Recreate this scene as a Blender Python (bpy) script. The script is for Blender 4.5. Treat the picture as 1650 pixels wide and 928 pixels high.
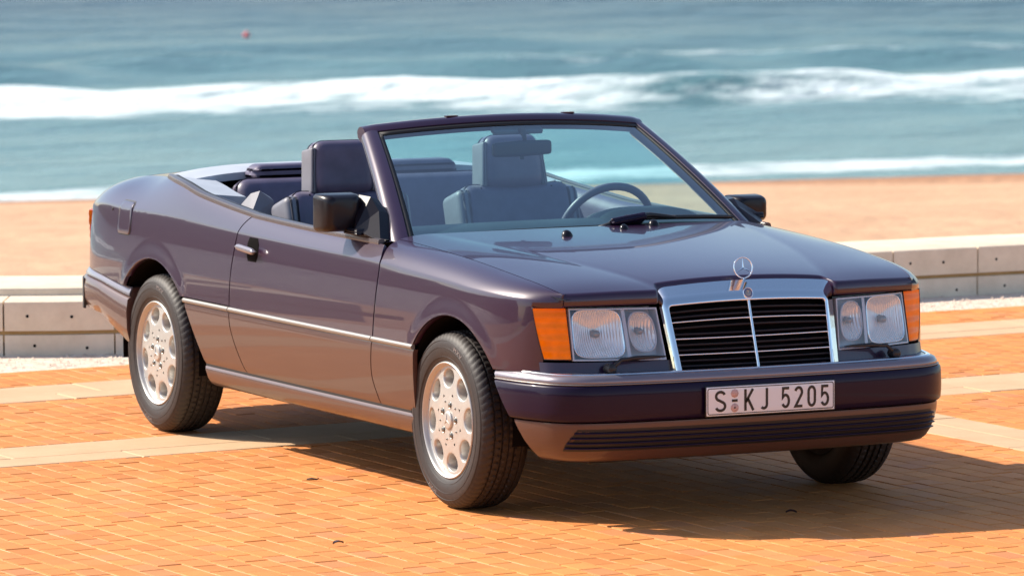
import bpy, bmesh, math, random
import numpy as np
from mathutils import Vector, Matrix
random.seed(7); RNG = np.random.default_rng(7)
for o in list(bpy.data.objects): bpy.data.objects.remove(o)
scene = bpy.context.scene
C = scene.collection
R = math.radians

# ------------------------------------------------------------------ camera
cam_data = bpy.data.cameras.new('camera'); cam = bpy.data.objects.new('camera', cam_data); C.objects.link(cam)
scene.camera = cam
YAW, PITCH, ROLL = 2.68560682, -0.0879943834, -0.00467979587
CAM = Vector((18.1253881, -8.80452956, 2.42432839))
_d = Vector((math.cos(PITCH)*math.cos(YAW), math.cos(PITCH)*math.sin(YAW), math.sin(PITCH)))
_r = _d.cross(Vector((0, 0, 1))).normalized(); _u = _r.cross(_d)
_c, _s = math.cos(ROLL), math.sin(ROLL)
_r2 = _c*_r + _s*_u; _u2 = -_s*_r + _c*_u
cam.matrix_world = Matrix(((_r2.x, _u2.x, -_d.x, CAM.x), (_r2.y, _u2.y, -_d.y, CAM.y), (_r2.z, _u2.z, -_d.z, CAM.z), (0, 0, 0, 1)))
cam_data.sensor_width = 36.0
cam_data.lens = 8481.6299/1650*36.0
cam_data.clip_start = 0.5; cam_data.clip_end = 9000
cam_data.dof.use_dof = True
cam_data.dof.focus_distance = 19.2
cam_data.dof.aperture_fstop = 6.5

# ------------------------------------------------------------------ world and sun
LIGHT = Vector((0.88, 0.84, -1.0)).normalized()          # direction the sunlight travels
SUN_EL = math.asin(-LIGHT.z); SUN_AZ = math.atan2(-LIGHT.x, -LIGHT.y)
world = bpy.data.worlds.new('World'); scene.world = world; world.use_nodes = True
wn = world.node_tree.nodes; wl = world.node_tree.links
sky = wn.new('ShaderNodeTexSky'); sky.sky_type = 'NISHITA'; sky.sun_disc = False
sky.sun_elevation = SUN_EL; sky.sun_rotation = SUN_AZ
sky.air_density = 1.0; sky.dust_density = 0.9; sky.ozone_density = 1.0; sky.altitude = 0
wn['Background'].inputs['Strength'].default_value = 0.12
wl.new(sky.outputs[0], wn['Background'].inputs['Color'])
sd = bpy.data.lights.new('sun', 'SUN'); sun = bpy.data.objects.new('sun', sd); C.objects.link(sun)
sd.energy = 4.4; sd.angle = R(0.6); sd.color = (1.0, 0.91, 0.78)
sun.rotation_euler = LIGHT.to_track_quat('-Z', 'Y').to_euler()
sun.location = (-20, -20, 25)
vs = scene.view_settings
vs.view_transform = 'Standard'; vs.look = 'None'; vs.exposure = 0.75; vs.gamma = 1.0; vs.use_curve_mapping = False
scene.render.engine = 'CYCLES'
scene.cycles.max_bounces = 10; scene.cycles.transparent_max_bounces = 16; scene.cycles.transmission_bounces = 8
scene.cycles.sample_clamp_indirect = 6.0

# ------------------------------------------------------------------ materials
def newmat(name):
    m = bpy.data.materials.new(name); m.use_nodes = True
    return m, m.node_tree.nodes, m.node_tree.links, m.node_tree.nodes['Principled BSDF']
def pmat(name, col, rough=.5, metal=0., coat=0., coat_rough=.03, spec=.5, noise=None, bump=None):
    """noise=(scale, amount): value variation; bump=(scale, strength, distance)"""
    m, n, l, b = newmat(name)
    b.inputs['Base Color'].default_value = (*col, 1); b.inputs['Roughness'].default_value = rough
    b.inputs['Metallic'].default_value = metal; b.inputs['Coat Weight'].default_value = coat
    b.inputs['Coat Roughness'].default_value = coat_rough; b.inputs['Specular IOR Level'].default_value = spec
    tc = n.new('ShaderNodeTexCoord')
    if noise:
        t = n.new('ShaderNodeTexNoise'); t.inputs['Scale'].default_value = noise[0]; t.inputs['Detail'].default_value = 6
        l.new(tc.outputs['Object'], t.inputs['Vector'])
        mr = n.new('ShaderNodeMapRange'); mr.inputs[1].default_value = .25; mr.inputs[2].default_value = .75
        mr.inputs[3].default_value = 1-noise[1]; mr.inputs[4].default_value = 1+noise[1]
        l.new(t.outputs['Fac'], mr.inputs[0])
        mx = n.new('ShaderNodeMix'); mx.data_type = 'RGBA'; mx.blend_type = 'MULTIPLY'; mx.inputs[0].default_value = 1
        mx.inputs[6].default_value = (*col, 1); l.new(mr.outputs[0], mx.inputs[7]); l.new(mx.outputs[2], b.inputs['Base Color'])
    if bump:
        t = n.new('ShaderNodeTexNoise'); t.inputs['Scale'].default_value = bump[0]; t.inputs['Detail'].default_value = 5
        l.new(tc.outputs['Object'], t.inputs['Vector'])
        bp = n.new('ShaderNodeBump'); bp.inputs['Strength'].default_value = bump[1]; bp.inputs['Distance'].default_value = bump[2]
        l.new(t.outputs['Fac'], bp.inputs['Height']); l.new(bp.outputs[0], b.inputs['Normal'])
    return m
M = {}
M['paint'] = pmat('dark_purple_paint', (.024, .004, .027), .35, .12, .74, .012, noise=(900, .08))
M['clad'] = pmat('mauve_cladding_paint', (.080, .034, .025), .45, .12, .55, .05, noise=(900, .06))
M['bumper'] = pmat('shaded_bumper_paint', (.010, .003, .020), .36, .05, .22, .03, spec=.15, noise=(900, .06))  # darkened and blued: shade and sky reflection of the nose put into the colour
M['chrome'] = pmat('chrome', (.86, .87, .88), .06, 1.0)
M['satin'] = pmat('satin_trim', (.30, .28, .26), .38, .6)
M['greytrim'] = pmat('grey_rub_strip', (.20, .18, .21), .32, .4, .5)
M['belt'] = pmat('belt_moulding_grey', (.085, .068, .072), .42, .2, .3)
M['black'] = pmat('black_plastic', (.012, .011, .013), .45, 0, 0, bump=(700, .15, .001))
M['seal'] = pmat('black_rubber_seal', (.010, .009, .010), .6)
M['gloss_black'] = pmat('gloss_black', (.008, .006, .010), .30, 0, .05, spec=.3)
M['void'] = pmat('underbody_black', (.006, .005, .005), .9, spec=.05)
M['under'] = pmat('underbody_dirty', (.03, .025, .02), .85, noise=(20, .4))
M['tyre'] = pmat('tyre_rubber', (.022, .016, .015), .58, noise=(60, .25), bump=(260, .25, .002))
M['alloy'] = pmat('silver_alloy', (.50, .49, .46), .38, .40, .4, .1, noise=(40, .05))
M['alloy_in'] = pmat('inner_alloy_shaded', (.11, .105, .11), .5, .5, noise=(30, .3))  # alloy darkened to paint the shade inside the wheel holes
M['disc'] = pmat('brake_disc_steel', (.12, .115, .11), .4, .9)
M['bolt'] = pmat('bolt_steel', (.22, .22, .21), .35, .9)
M['leather'] = pmat('dark_leather', (.105, .088, .140), .42, 0, 0, noise=(14, .2), bump=(220, .18, .002))
M['leather_grey'] = pmat('grey_leather', (.16, .16, .19), .48, 0, 0, noise=(14, .12), bump=(220, .18, .002))
M['vinyl'] = pmat('soft_top_cover_vinyl', (.42, .45, .50), .5, 0, 0, noise=(9, .1), bump=(400, .2, .001))
M['dash'] = pmat('dash_vinyl', (.03, .03, .038), .5, 0, 0, bump=(300, .2, .001))
M['carpet'] = pmat('carpet', (.02, .018, .024), .95)
M['white_plate'] = pmat('plate_white', (.74, .77, .80), .35, 0, .3)
M['plate_black'] = pmat('plate_black', (.01, .01, .01), .4)
M['stamp'] = pmat('plate_seal_pink', (.55, .36, .33), .5, noise=(300, .35))
M['reflector'] = pmat('lamp_reflector', (.90, .90, .90), .28, .75)
M['reflector'] = None
def reflmat():
    m, n, l, b = newmat('lamp_reflector_fluted')
    b.inputs['Base Color'].default_value = (.92, .91, .89, 1); b.inputs['Metallic'].default_value = .40; b.inputs['Roughness'].default_value = .16
    tc = n.new('ShaderNodeTexCoord'); mp = n.new('ShaderNodeMapping'); mp.inputs['Scale'].default_value = (1, 1, .25); l.new(tc.outputs['Object'], mp.inputs[0])
    w = n.new('ShaderNodeTexWave'); w.bands_direction = 'Y'; w.inputs['Scale'].default_value = 38; w.inputs['Distortion'].default_value = .6; l.new(tc.outputs['Object'], w.inputs[0])
    v = n.new('ShaderNodeTexVoronoi'); v.inputs['Scale'].default_value = 42; l.new(mp.outputs[0], v.inputs['Vector'])
    ad = n.new('ShaderNodeMath'); ad.operation = 'ADD'; l.new(w.outputs['Fac'], ad.inputs[0]); l.new(v.outputs['Distance'], ad.inputs[1])
    bp = n.new('ShaderNodeBump'); bp.inputs['Strength'].default_value = .55; bp.inputs['Distance'].default_value = .006
    l.new(ad.outputs[0], bp.inputs['Height']); l.new(bp.outputs[0], b.inputs['Normal'])
    return m
M['reflector'] = reflmat()
M['lampgrey'] = pmat('lamp_housing_grey', (.50, .50, .54), .35, .2)
M['mirror'] = pmat('mirror_glass', (.9, .9, .9), .02, 1.0)

def glassmat(name, tint, spec_ior=1.5, refl=1.0, flute=None, rough=0.0):
    m = bpy.data.materials.new(name); m.use_nodes = True
    n = m.node_tree.nodes; l = m.node_tree.links
    n.remove(n['Principled BSDF']); out = n['Material Output']
    tr = n.new('ShaderNodeBsdfTransparent'); tr.inputs[0].default_value = (*tint, 1)
    gl = n.new('ShaderNodeBsdfGlossy'); gl.inputs['Roughness'].default_value = rough
    gl.inputs[0].default_value = (refl, refl, refl, 1)
    lw = n.new('ShaderNodeLayerWeight'); lw.inputs[0].default_value = .5
    pw = n.new('ShaderNodeMath'); pw.operation = 'POWER'; pw.inputs[1].default_value = 5; l.new(lw.outputs['Facing'], pw.inputs[0])
    f0 = 2*((spec_ior-1)/(spec_ior+1))**2
    fr = n.new('ShaderNodeMath'); fr.operation = 'MULTIPLY_ADD'; fr.inputs[1].default_value = 1-f0; fr.inputs[2].default_value = f0; l.new(pw.outputs[0], fr.inputs[0])
    mx = n.new('ShaderNodeMixShader')
    l.new(fr.outputs[0], mx.inputs[0]); l.new(tr.outputs[0], mx.inputs[1]); l.new(gl.outputs[0], mx.inputs[2])
    l.new(mx.outputs[0], out.inputs[0])
    if flute:
        tc = n.new('ShaderNodeTexCoord'); w = n.new('ShaderNodeTexWave'); w.bands_direction = 'Y'
        w.inputs['Scale'].default_value = flute; w.inputs['Distortion'].default_value = 0
        l.new(tc.outputs['Object'], w.inputs[0])
        b = n.new('ShaderNodeBump'); b.inputs['Strength'].default_value = .12; b.inputs['Distance'].default_value = .003
        l.new(w.outputs['Fac'], b.inputs['Height']); l.new(b.outputs[0], gl.inputs['Normal'])
    return m
M['glass'] = glassmat('windscreen_glass', (.60, .94, .93), 1.95)
M['lampglass'] = glassmat('lamp_glass', (.90, .92, .94), 1.5, flute=28)

def lampmat(name, col, ribs, axis='Z'):
    m, n, l, b = newmat(name)
    b.inputs['Base Color'].default_value = (*col, 1); b.inputs['Roughness'].default_value = .25
    b.inputs['Coat Weight'].default_value = .15; b.inputs['Coat Roughness'].default_value = .05; b.inputs['Specular IOR Level'].default_value = .15
    tc = n.new('ShaderNodeTexCoord')
    w = n.new('ShaderNodeTexWave'); w.bands_direction = axis; w.inputs['Scale'].default_value = ribs; w.inputs['Distortion'].default_value = .0
    l.new(tc.outputs['Object'], w.inputs[0])
    w2 = n.new('ShaderNodeTexNoise'); w2.inputs['Scale'].default_value = 30; l.new(tc.outputs['Object'], w2.inputs['Vector'])
    mr = n.new('ShaderNodeMapRange'); mr.inputs[1].default_value = .35; mr.inputs[2].default_value = .7; mr.inputs[3].default_value = .92; mr.inputs[4].default_value = 1.06
    l.new(w2.outputs['Fac'], mr.inputs[0])
    mx = n.new('ShaderNodeMix'); mx.data_type = 'RGBA'; mx.blend_type = 'MULTIPLY'; mx.inputs[0].default_value = 1
    mx.inputs[6].default_value = (*col, 1); l.new(mr.outputs[0], mx.inputs[7]); l.new(mx.outputs[2], b.inputs['Base Color'])
    bp = n.new('ShaderNodeBump'); bp.inputs['Strength'].default_value = .5; bp.inputs['Distance'].default_value = .006
    l.new(w.outputs['Fac'], bp.inputs['Height']); l.new(bp.outputs[0], b.inputs['Normal'])
    return m
M['amber'] = lampmat('amber_lens', (1.0, .225, .0), 8)
M['red'] = lampmat('red_lens', (.80, .03, .02), 10)

# ------------------------------------------------------------------ mesh helpers
def link(name, me, mat, parent=None):
    o = bpy.data.objects.new(name, me); C.objects.link(o)
    if mat: me.materials.append(M[mat] if isinstance(mat, str) else mat)
    if parent: o.parent = parent
    return o
def mesh(name, V, F, mat, parent=None, smooth=True, merge=None, sharp=None):
    me = bpy.data.meshes.new(name)
    me.from_pydata([tuple(map(float, v)) for v in V], [], [tuple(int(i) for i in f) for f in F])
    if merge or sharp is not None:
        bm = bmesh.new(); bm.from_mesh(me)
        if merge: bmesh.ops.remove_doubles(bm, verts=bm.verts, dist=merge)
        bmesh.ops.recalc_face_normals(bm, faces=bm.faces)
        bm.to_mesh(me); bm.free()
    me.update()
    if smooth:
        me.polygons.foreach_set('use_smooth', [True]*len(me.polygons))
        if sharp is not None: me.set_sharp_from_angle(angle=R(sharp))
    return link(name, me, mat, parent)
class MB:
    def __init__(s): s.V = []; s.F = []
    def add(s, V, F):
        k = len(s.V); s.V += [tuple(v) for v in V]; s.F += [tuple(i+k for i in f) for f in F]; return s
    def grid(s, P, cu=False, cv=False):
        P = np.asarray(P); nu, nv = P.shape[:2]
        F = []
        for i in range(nu if cu else nu-1):
            for j in range(nv if cv else nv-1):
                F.append((i*nv+j, ((i+1) % nu)*nv+j, ((i+1) % nu)*nv+(j+1) % nv, i*nv+(j+1) % nv))
        return s.add(P.reshape(-1, 3), F)
    def box(s, c, h, rot=None):
        V = [Vector((sx*h[0], sy*h[1], sz*h[2])) for sx in (-1, 1) for sy in (-1, 1) for sz in (-1, 1)]
        if rot: V = [rot @ v for v in V]
        V = [v + Vector(c) for v in V]
        return s.add(V, [(0, 1, 3, 2), (4, 6, 7, 5), (0, 4, 5, 1), (2, 3, 7, 6), (0, 2, 6, 4), (1, 5, 7, 3)])
    def mirror(s):
        s.V = [(v[0], -v[1], v[2]) for v in s.V]; s.F = [tuple(reversed(f)) for f in s.F]; return s
    def build(s, name, mat, parent=None, **k): return mesh(name, s.V, s.F, mat, parent, **k)
def bevbox(name, c, h, bev, mat, parent, rot=None, seg=4, taper=None, bend=None):
    """rounded box; taper(v)->v in local unit coords before placing"""
    bm = bmesh.new(); bmesh.ops.create_cube(bm, size=2)
    bmesh.ops.subdivide_edges(bm, edges=bm.edges, cuts=3, use_grid_fill=True)
    for v in bm.verts: v.co = Vector((v.co.x*h[0], v.co.y*h[1], v.co.z*h[2]))
    sharp = [e for e in bm.edges if len(e.link_faces) == 2 and e.calc_face_angle(0) > 1]
    bmesh.ops.bevel(bm, geom=sharp, offset=bev, segments=seg, profile=.5, affect='EDGES')
    for v in bm.verts:
        if taper: v.co = Vector(taper(v.co.copy()))
        if rot: v.co = rot @ v.co
        v.co += Vector(c)
    me = bpy.data.meshes.new(name); bm.to_mesh(me); bm.free()
    me.polygons.foreach_set('use_smooth', [True]*len(me.polygons))
    return link(name, me, mat, parent)
def tube(name, pts, rad, mat, parent=None, n=10, cyc=False):
    mb = MB(); tube_add(mb, pts, rad, n, cyc); return mb.build(name, mat, parent)
def tube_add(mb, pts, rad, n=10, cyc=False):
    pts = [Vector(p) for p in pts]; N = len(pts)
    if not hasattr(rad, '__len__'): rad = [rad]*N
    rings = []; up = None
    for i, p in enumerate(pts):
        a = pts[(i-1) % N] if (cyc or i > 0) else p; b = pts[(i+1) % N] if (cyc or i < N-1) else p
        t = (b-a).normalized()
        if up is None: up = t.orthogonal().normalized()
        up = (up - t*up.dot(t)).normalized(); w = t.cross(up)
        rings.append([p + rad[i]*(math.cos(k*2*math.pi/n)*up + math.sin(k*2*math.pi/n)*w) for k in range(n)])
    mb.grid(np.array([[tuple(v) for v in r] for r in rings]), cu=cyc, cv=True)
    if not cyc:
        k0 = len(mb.V); base = k0 - N*n
        mb.F.append(tuple(base+k for k in range(n))); mb.F.append(tuple(k0-n+k for k in range(n)))
def lathe(prof, n, axis_y=0):
    """prof: list of (radius, y); axis along y through origin"""
    P = np.zeros((n, len(prof), 3))
    a = np.linspace(0, 2*math.pi, n, endpoint=False)
    for j, (r, y) in enumerate(prof):
        P[:, j, 0] = r*np.cos(a); P[:, j, 1] = y; P[:, j, 2] = r*np.sin(a)
    return P
def table(pts, sig=.03, lo=None, hi=None):
    """smooth interpolating function through points (piecewise linear, gaussian blurred)"""
    xs = np.array([p[0] for p in pts], float); ys = np.array([p[1] for p in pts], float)
    # monotone cubic
    h = np.diff(xs); d = np.diff(ys)/h
    m = np.zeros_like(ys); m[1:-1] = np.where(d[:-1]*d[1:] > 0, 2*d[:-1]*d[1:]/(d[:-1]+d[1:]+1e-12), 0); m[0] = d[0]; m[-1] = d[-1]
    g = np.arange(xs[0], xs[-1]+.0025, .005)
    k = np.clip(np.searchsorted(xs, g)-1, 0, len(h)-1); t = (g-xs[k])/h[k]
    y = (2*t**3-3*t**2+1)*ys[k]+(t**3-2*t**2+t)*h[k]*m[k]+(-2*t**3+3*t**2)*ys[k+1]+(t**3-t**2)*h[k]*m[k+1]
    if sig > 0:
        w = int(4*sig/.005); ker = np.exp(-.5*(np.arange(-w, w+1)*.005/sig)**2); ker /= ker.sum()
        s0 = (y[1]-y[0]); s1 = (y[-1]-y[-2])
        yp = np.concatenate([y[0]-s0*np.arange(w, 0, -1), y, y[-1]+s1*np.arange(1, w+1)])
        y = np.convolve(yp, ker, 'valid')
    return lambda x: np.interp(x, g, y)
def ends(n, e=.004):
    a = np.linspace(0, 1, n); return np.unique(np.concatenate([[0, e, 2.5*e], a[1:-1], [1-2.5*e, 1-e, 1]]))
def normals(P):
    du = np.gradient(P, axis=0); dv = np.gradient(P, axis=1)
    n = np.cross(du, dv); n /= np.linalg.norm(n, axis=2, keepdims=True)+1e-12
    return n
def panel(mb, P, hint, hem=.012, edges='lrbt'):
    """surface grid plus hems folded inward along the chosen edges (l,r: u ends; b,t: v ends)"""
    P = np.asarray(P, float); n = normals(P)
    if np.mean(n @ np.array(hint)) < 0: n = -n
    mb.grid(P)
    def hemstrip(Q, N):
        mb.grid(np.stack([Q, Q-N*.003, Q-N*hem], 0))
    if 'l' in edges: hemstrip(P[0], n[0])
    if 'r' in edges: hemstrip(P[-1], n[-1])
    if 'b' in edges: hemstrip(P[:, 0], n[:, 0])
    if 't' in edges: hemstrip(P[:, -1], n[:, -1])
    return n
def both(mb, name, mat, parent, **k):
    """right-hand part as modelled and its mirrored twin"""
    import copy
    a = mb.build(name, mat, parent, **k)
    m2 = MB(); m2.V = list(mb.V); m2.F = list(mb.F); m2.mirror()
    b = m2.build(name, mat, parent, **k)
    return a, b
def tag(o, label=None, cat=None, group=None, kind=None):
    if label: o['label'] = label
    if cat: o['category'] = cat
    if group: o['group'] = group
    if kind: o['kind'] = kind
    return o
def empty(name, loc=(0, 0, 0), parent=None):
    o = bpy.data.objects.new(name, None); C.objects.link(o); o.location = loc; o.empty_display_size = .2
    if parent: o.parent = parent
    return o
# ------------------------------------------------------------------ SETTING
def ground_noise_mat(name, cols, scale, rough=.85, bump=None, extra=None):
    m, n, l, b = newmat(name)
    b.inputs['Roughness'].default_value = rough; b.inputs['Specular IOR Level'].default_value = .3
    g = n.new('ShaderNodeNewGeometry')
    t = n.new('ShaderNodeTexNoise'); t.inputs['Scale'].default_value = scale; t.inputs['Detail'].default_value = 8; t.inputs['Roughness'].default_value = .65
    l.new(g.outputs['Position'], t.inputs['Vector'])
    cr = n.new('ShaderNodeValToRGB'); e = cr.color_ramp.elements
    e[0].position = .3; e[0].color = (*cols[0], 1); e[1].position = .7; e[1].color = (*cols[1], 1)
    l.new(t.outputs['Fac'], cr.inputs[0]); l.new(cr.outputs[0], b.inputs['Base Color'])
    if bump:
        t2 = n.new('ShaderNodeTexNoise'); t2.inputs['Scale'].default_value = bump[0]; t2.inputs['Detail'].default_value = 8
        l.new(g.outputs['Position'], t2.inputs['Vector'])
        bp = n.new('ShaderNodeBump'); bp.inputs['Strength'].default_value = bump[1]; bp.inputs['Distance'].default_value = bump[2]
        l.new(t2.outputs['Fac'], bp.inputs['Height']); l.new(bp.outputs[0], b.inputs['Normal'])
    return m
# brick: tone per piece from the object's random number plus a stored tone
def brick_mat():
    m, n, l, b = newmat('orange_clay_brick')
    b.inputs['Roughness'].default_value = .8; b.inputs['Specular IOR Level'].default_value = .25
    oi = n.new('ShaderNodeObjectInfo'); at = n.new('ShaderNodeAttribute'); at.attribute_name = 'tone'
    ad = n.new('ShaderNodeMath'); ad.operation = 'ADD'; l.new(oi.outputs['Random'], ad.inputs[0]); l.new(at.outputs['Fac'], ad.inputs[1])
    fr = n.new('ShaderNodeMath'); fr.operation = 'FRACT'; l.new(ad.outputs[0], fr.inputs[0])
    cr = n.new('ShaderNodeValToRGB'); cr.color_ramp.interpolation = 'LINEAR'; e = cr.color_ramp.elements
    e[0].position = 0; e[0].color = (.56, .200, .056, 1); e[1].position = 1; e[1].color = (.68, .268, .092, 1)
    for p, c in ((.3, (.67, .245, .066)), (.55, (.63, .232, .070)), (.8, (.70, .265, .074)), (.93, (.57, .215, .082))):
        q = e.new(p); q.color = (*c, 1)
    l.new(fr.outputs[0], cr.inputs[0])
    g = n.new('ShaderNodeNewGeometry')
    t = n.new('ShaderNodeTexNoise'); t.inputs['Scale'].default_value = 1.3; t.inputs['Detail'].default_value = 7; t.inputs['Roughness'].default_value = .6
    l.new(g.outputs['Position'], t.inputs['Vector'])
    mr = n.new('ShaderNodeMapRange'); mr.inputs[1].default_value = .3; mr.inputs[2].default_value = .7; mr.inputs[3].default_value = .86; mr.inputs[4].default_value = 1.1
    l.new(t.outputs['Fac'], mr.inputs[0])
    t3 = n.new('ShaderNodeTexNoise'); t3.inputs['Scale'].default_value = 120; t3.inputs['Detail'].default_value = 4
    l.new(g.outputs['Position'], t3.inputs['Vector'])
    mr3 = n.new('ShaderNodeMapRange'); mr3.inputs[1].default_value = .3; mr3.inputs[2].default_value = .7; mr3.inputs[3].default_value = .9; mr3.inputs[4].default_value = 1.08
    l.new(t3.outputs['Fac'], mr3.inputs[0])
    mm = n.new('ShaderNodeMath'); mm.operation = 'MULTIPLY'; l.new(mr.outputs[0], mm.inputs[0]); l.new(mr3.outputs[0], mm.inputs[1])
    mx = n.new('ShaderNodeMix'); mx.data_type = 'RGBA'; mx.blend_type = 'MULTIPLY'; mx.inputs[0].default_value = 1
    l.new(cr.outputs[0], mx.inputs[6]); l.new(mm.outputs[0], mx.inputs[7])
    l.new(mx.outputs[2], b.inputs['Base Color'])
    bp = n.new('ShaderNodeBump'); bp.inputs['Strength'].default_value = .25; bp.inputs['Distance'].default_value = .003
    l.new(t3.outputs['Fac'], bp.inputs['Height']); l.new(bp.outputs[0], b.inputs['Normal'])
    return m
M['brick'] = brick_mat()
M['joint'] = ground_noise_mat('sunlit_joint_sand', ((.74, .44, .22), (.86, .56, .31)), 30)  # sand lightened to paint sunlit joint edges along the brick strips
M['slab'] = ground_noise_mat('pale_stone_slab', ((.54, .345, .195), (.64, .425, .25)), 3.5, .8, (90, .3, .003))
M['gravel'] = ground_noise_mat('pale_aggregate', ((.55, .40, .30), (.85, .70, .57)), 16, .9, (60, .5, .006))
M['concrete'] = ground_noise_mat('pale_concrete', ((.70, .57, .42), (.85, .71, .54)), 7, .85, (70, .35, .004))
M['groove'] = ground_noise_mat('stained_joint', ((.34, .22, .09), (.50, .34, .15)), 5)
M['sand'] = ground_noise_mat('beach_sand', ((.47, .275, .16), (.62, .38, .23)), .5, .95, (2.6, .8, .12))
M['refl_ridge'] = ground_noise_mat('brown_reflection_ridge', ((.035, .022, .016), (.075, .045, .03)), .05)  # colour of the unseen ridges added for dark reflections

TH1, TH2 = R(1.0), R(96.0)
E1 = np.array([math.cos(TH1), math.sin(TH1)]); E2 = np.array([math.cos(TH2), math.sin(TH2)])
def lat(s, t): return s*E1 + t*E2
PA, PB = .142, .098
BANDS = [(-3.285, -2.717), (-1.297, -.729)]              # slab bands across (s ranges)
T_E = (19*PB, 23*PB)                                     # slab band along (t range), landward of the second cross band
S0, S1, T0, T1 = -3.285-4*PA, -.729+40*PA, -45*PB, 70*PB
pav = mesh('pavement', [(*lat(S0-.02, T0-.02), -.0026), (*lat(S1+.02, T0-.02), -.0026), (*lat(S1+.02, T1+.02), -.0026), (*lat(S0-.02, T1+.02), -.0026)], [(0, 1, 2, 3)], 'joint', smooth=False)
tag(pav, 'orange brick promenade paving with pale stone slab bands under the car', kind='structure')
def prism(s0, s1, t0, t1, gap, ch, top, bot=-.05, gt=None):
    gt = gap if gt is None else gt
    q = [(s0+gap, t0+gt), (s1-gap, t0+gt), (s1-gap, t1-gt), (s0+gap, t1-gt)]
    i = [(s0+gap+ch, t0+gt+ch), (s1-gap-ch, t0+gt+ch), (s1-gap-ch, t1-gt-ch), (s0+gap+ch, t1-gt-ch)]
    V = [(*lat(*a), bot) for a in q] + [(*lat(*a), top-ch*.8) for a in q] + [(*lat(*a), top) for a in i]
    F = [(8, 9, 10, 11)]
    for k in range(4):
        j = (k+1) % 4; F += [(4+k, 4+j, 8+j, 8+k), (k, j, 4+j, 4+k)]
    return V, F
cells = []
nrow0, nrow1 = round(T0/PB), round(T1/PB)
for j in range(nrow0, nrow1):
    segs = [(S0, BANDS[0][0]), (BANDS[0][1], BANDS[1][0])]
    if not (T_E[0]/PB-.01 <= j < T_E[1]/PB-.01): segs.append((BANDS[1][1], S1))
    for a, b in segs:
        s = a
        if j % 2: cells.append((a, a+PA/2, j)); s = a+PA/2
        while s < b-1e-4:
            e = min(s+PA, b); cells.append((s, e, j)); s = e
def to_px(x, y, z):
    v = Vector((x, y, z))-CAM; dd = v.dot(_d); f = 8481.63
    return 825+f*v.dot(_r2)/dd, 464-f*v.dot(_u2)/dd
rank = []
for k, (a, b, j) in enumerate(cells):
    if b-a < PA*.9: continue
    x, y = lat((a+b)/2, (j+.5)*PB)
    px, py = to_px(x, y, 0)
    if 8 < px < 1642 and 770 < py < 924: rank.append((-py, k))
rank.sort(); chosen = set(k for _, k in rank[:300])
variants = []
for v in range(4):
    V, F = prism(-PA/2, PA/2, -PB/2, PB/2, .0015+.0005*v, .0018, 0, gt=.0036+.0004*v)
    me = bpy.data.meshes.new('brick'); me.from_pydata(V, [], F); me.materials.append(M['brick']); variants.append(me)
st = MB(); tones = []
for k, (a, b, j) in enumerate(cells):
    dz = float(np.clip(RNG.normal(0, .0007), -.0011, .0012))
    if k in chosen:
        o = bpy.data.objects.new('brick', variants[k % 4]); C.objects.link(o); o.parent = pav
        x, y = lat((a+b)/2, (j+.5)*PB); o.location = (x, y, dz)
        o.rotation_euler = (float(np.clip(RNG.normal(0, .004), -.007, .007)), float(np.clip(RNG.normal(0, .004), -.007, .007)), RNG.normal(0, .006))
    else:
        V, F = prism(a, b, j*PB, (j+1)*PB, .0015+RNG.uniform(0, .0014), .0018, dz, gt=.0034+RNG.uniform(0, .0016))
        tx, ty = np.clip(RNG.normal(0, .004, 2), -.007, .007); cx, cy = lat((a+b)/2, (j+.5)*PB)
        V = [(x, y, z+(x-cx)*tx+(y-cy)*ty) for x, y, z in V]
        st.add(V, F); tones += [RNG.uniform()]*len(F)
so = st.build('bricks', 'brick', pav, smooth=False); so['kind'] = 'stuff'
at = so.data.attributes.new('tone', 'FLOAT', 'FACE'); at.data.foreach_set('value', tones)
# slab bands
def slab_row(a, b, along, lo, hi, L):
    p = lo + RNG.uniform(-.4, 0)*L
    while p < hi:
        l = L*RNG.uniform(.9, 1.1)
        q0, q1 = max(p, lo), min(p+l, hi)
        if q1-q0 > .05:
            args = (a, b, q0, q1) if along == 't' else (q0, q1, a, b)
            V, F = prism(*args, .003, .004, .001+RNG.normal(0, .0008), -.05)
            mesh('stone_slab', V, F, 'slab', pav, smooth=False)
        p += l
for a, b in BANDS:
    m_ = (a+b)/2+.06
    slab_row(a, m_, 't', T0, T1, 1.05); slab_row(m_, b, 't', T0, T1, 1.05)
slab_row(T_E[0], (T_E[0]+T_E[1])/2, 's', BANDS[1][1], S1, .9); slab_row((T_E[0]+T_E[1])/2, T_E[1], 's', BANDS[1][1], S1, .9)
# paving further off
def far_mat():
    m, n, l, b = newmat('paving_far'); b.inputs['Roughness'].default_value = .85; b.inputs['Specular IOR Level'].default_value = .25
    g = n.new('ShaderNodeNewGeometry'); t = n.new('ShaderNodeTexBrick')
    t.inputs['Color1'].default_value = (.63, .232, .068, 1); t.inputs['Color2'].default_value = (.67, .25, .075, 1); t.inputs['Mortar'].default_value = (.55, .30, .14, 1)
    t.inputs['Scale'].default_value = 1; t.inputs['Brick Width'].default_value = PA; t.inputs['Row Height'].default_value = PB; t.inputs['Mortar Size'].default_value = .004
    l.new(g.outputs['Position'], t.inputs['Vector']); l.new(t.outputs['Color'], b.inputs['Base Color'])
    return m
fm = far_mat(); mbf = MB()
B_ = 300
def quad(s0, s1, t0, t1, z): mbf.add([(*lat(s0, t0), z), (*lat(s1, t0), z), (*lat(s1, t1), z), (*lat(s0, t1), z)], [(0, 1, 2, 3)])
quad(S1+.02, B_, -B_, B_, -.002); quad(S0-.02, S1+.02, -B_, T0-.02, -.002); quad(S0-.02, S1+.02, T1+.02, B_, -.002)
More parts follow.
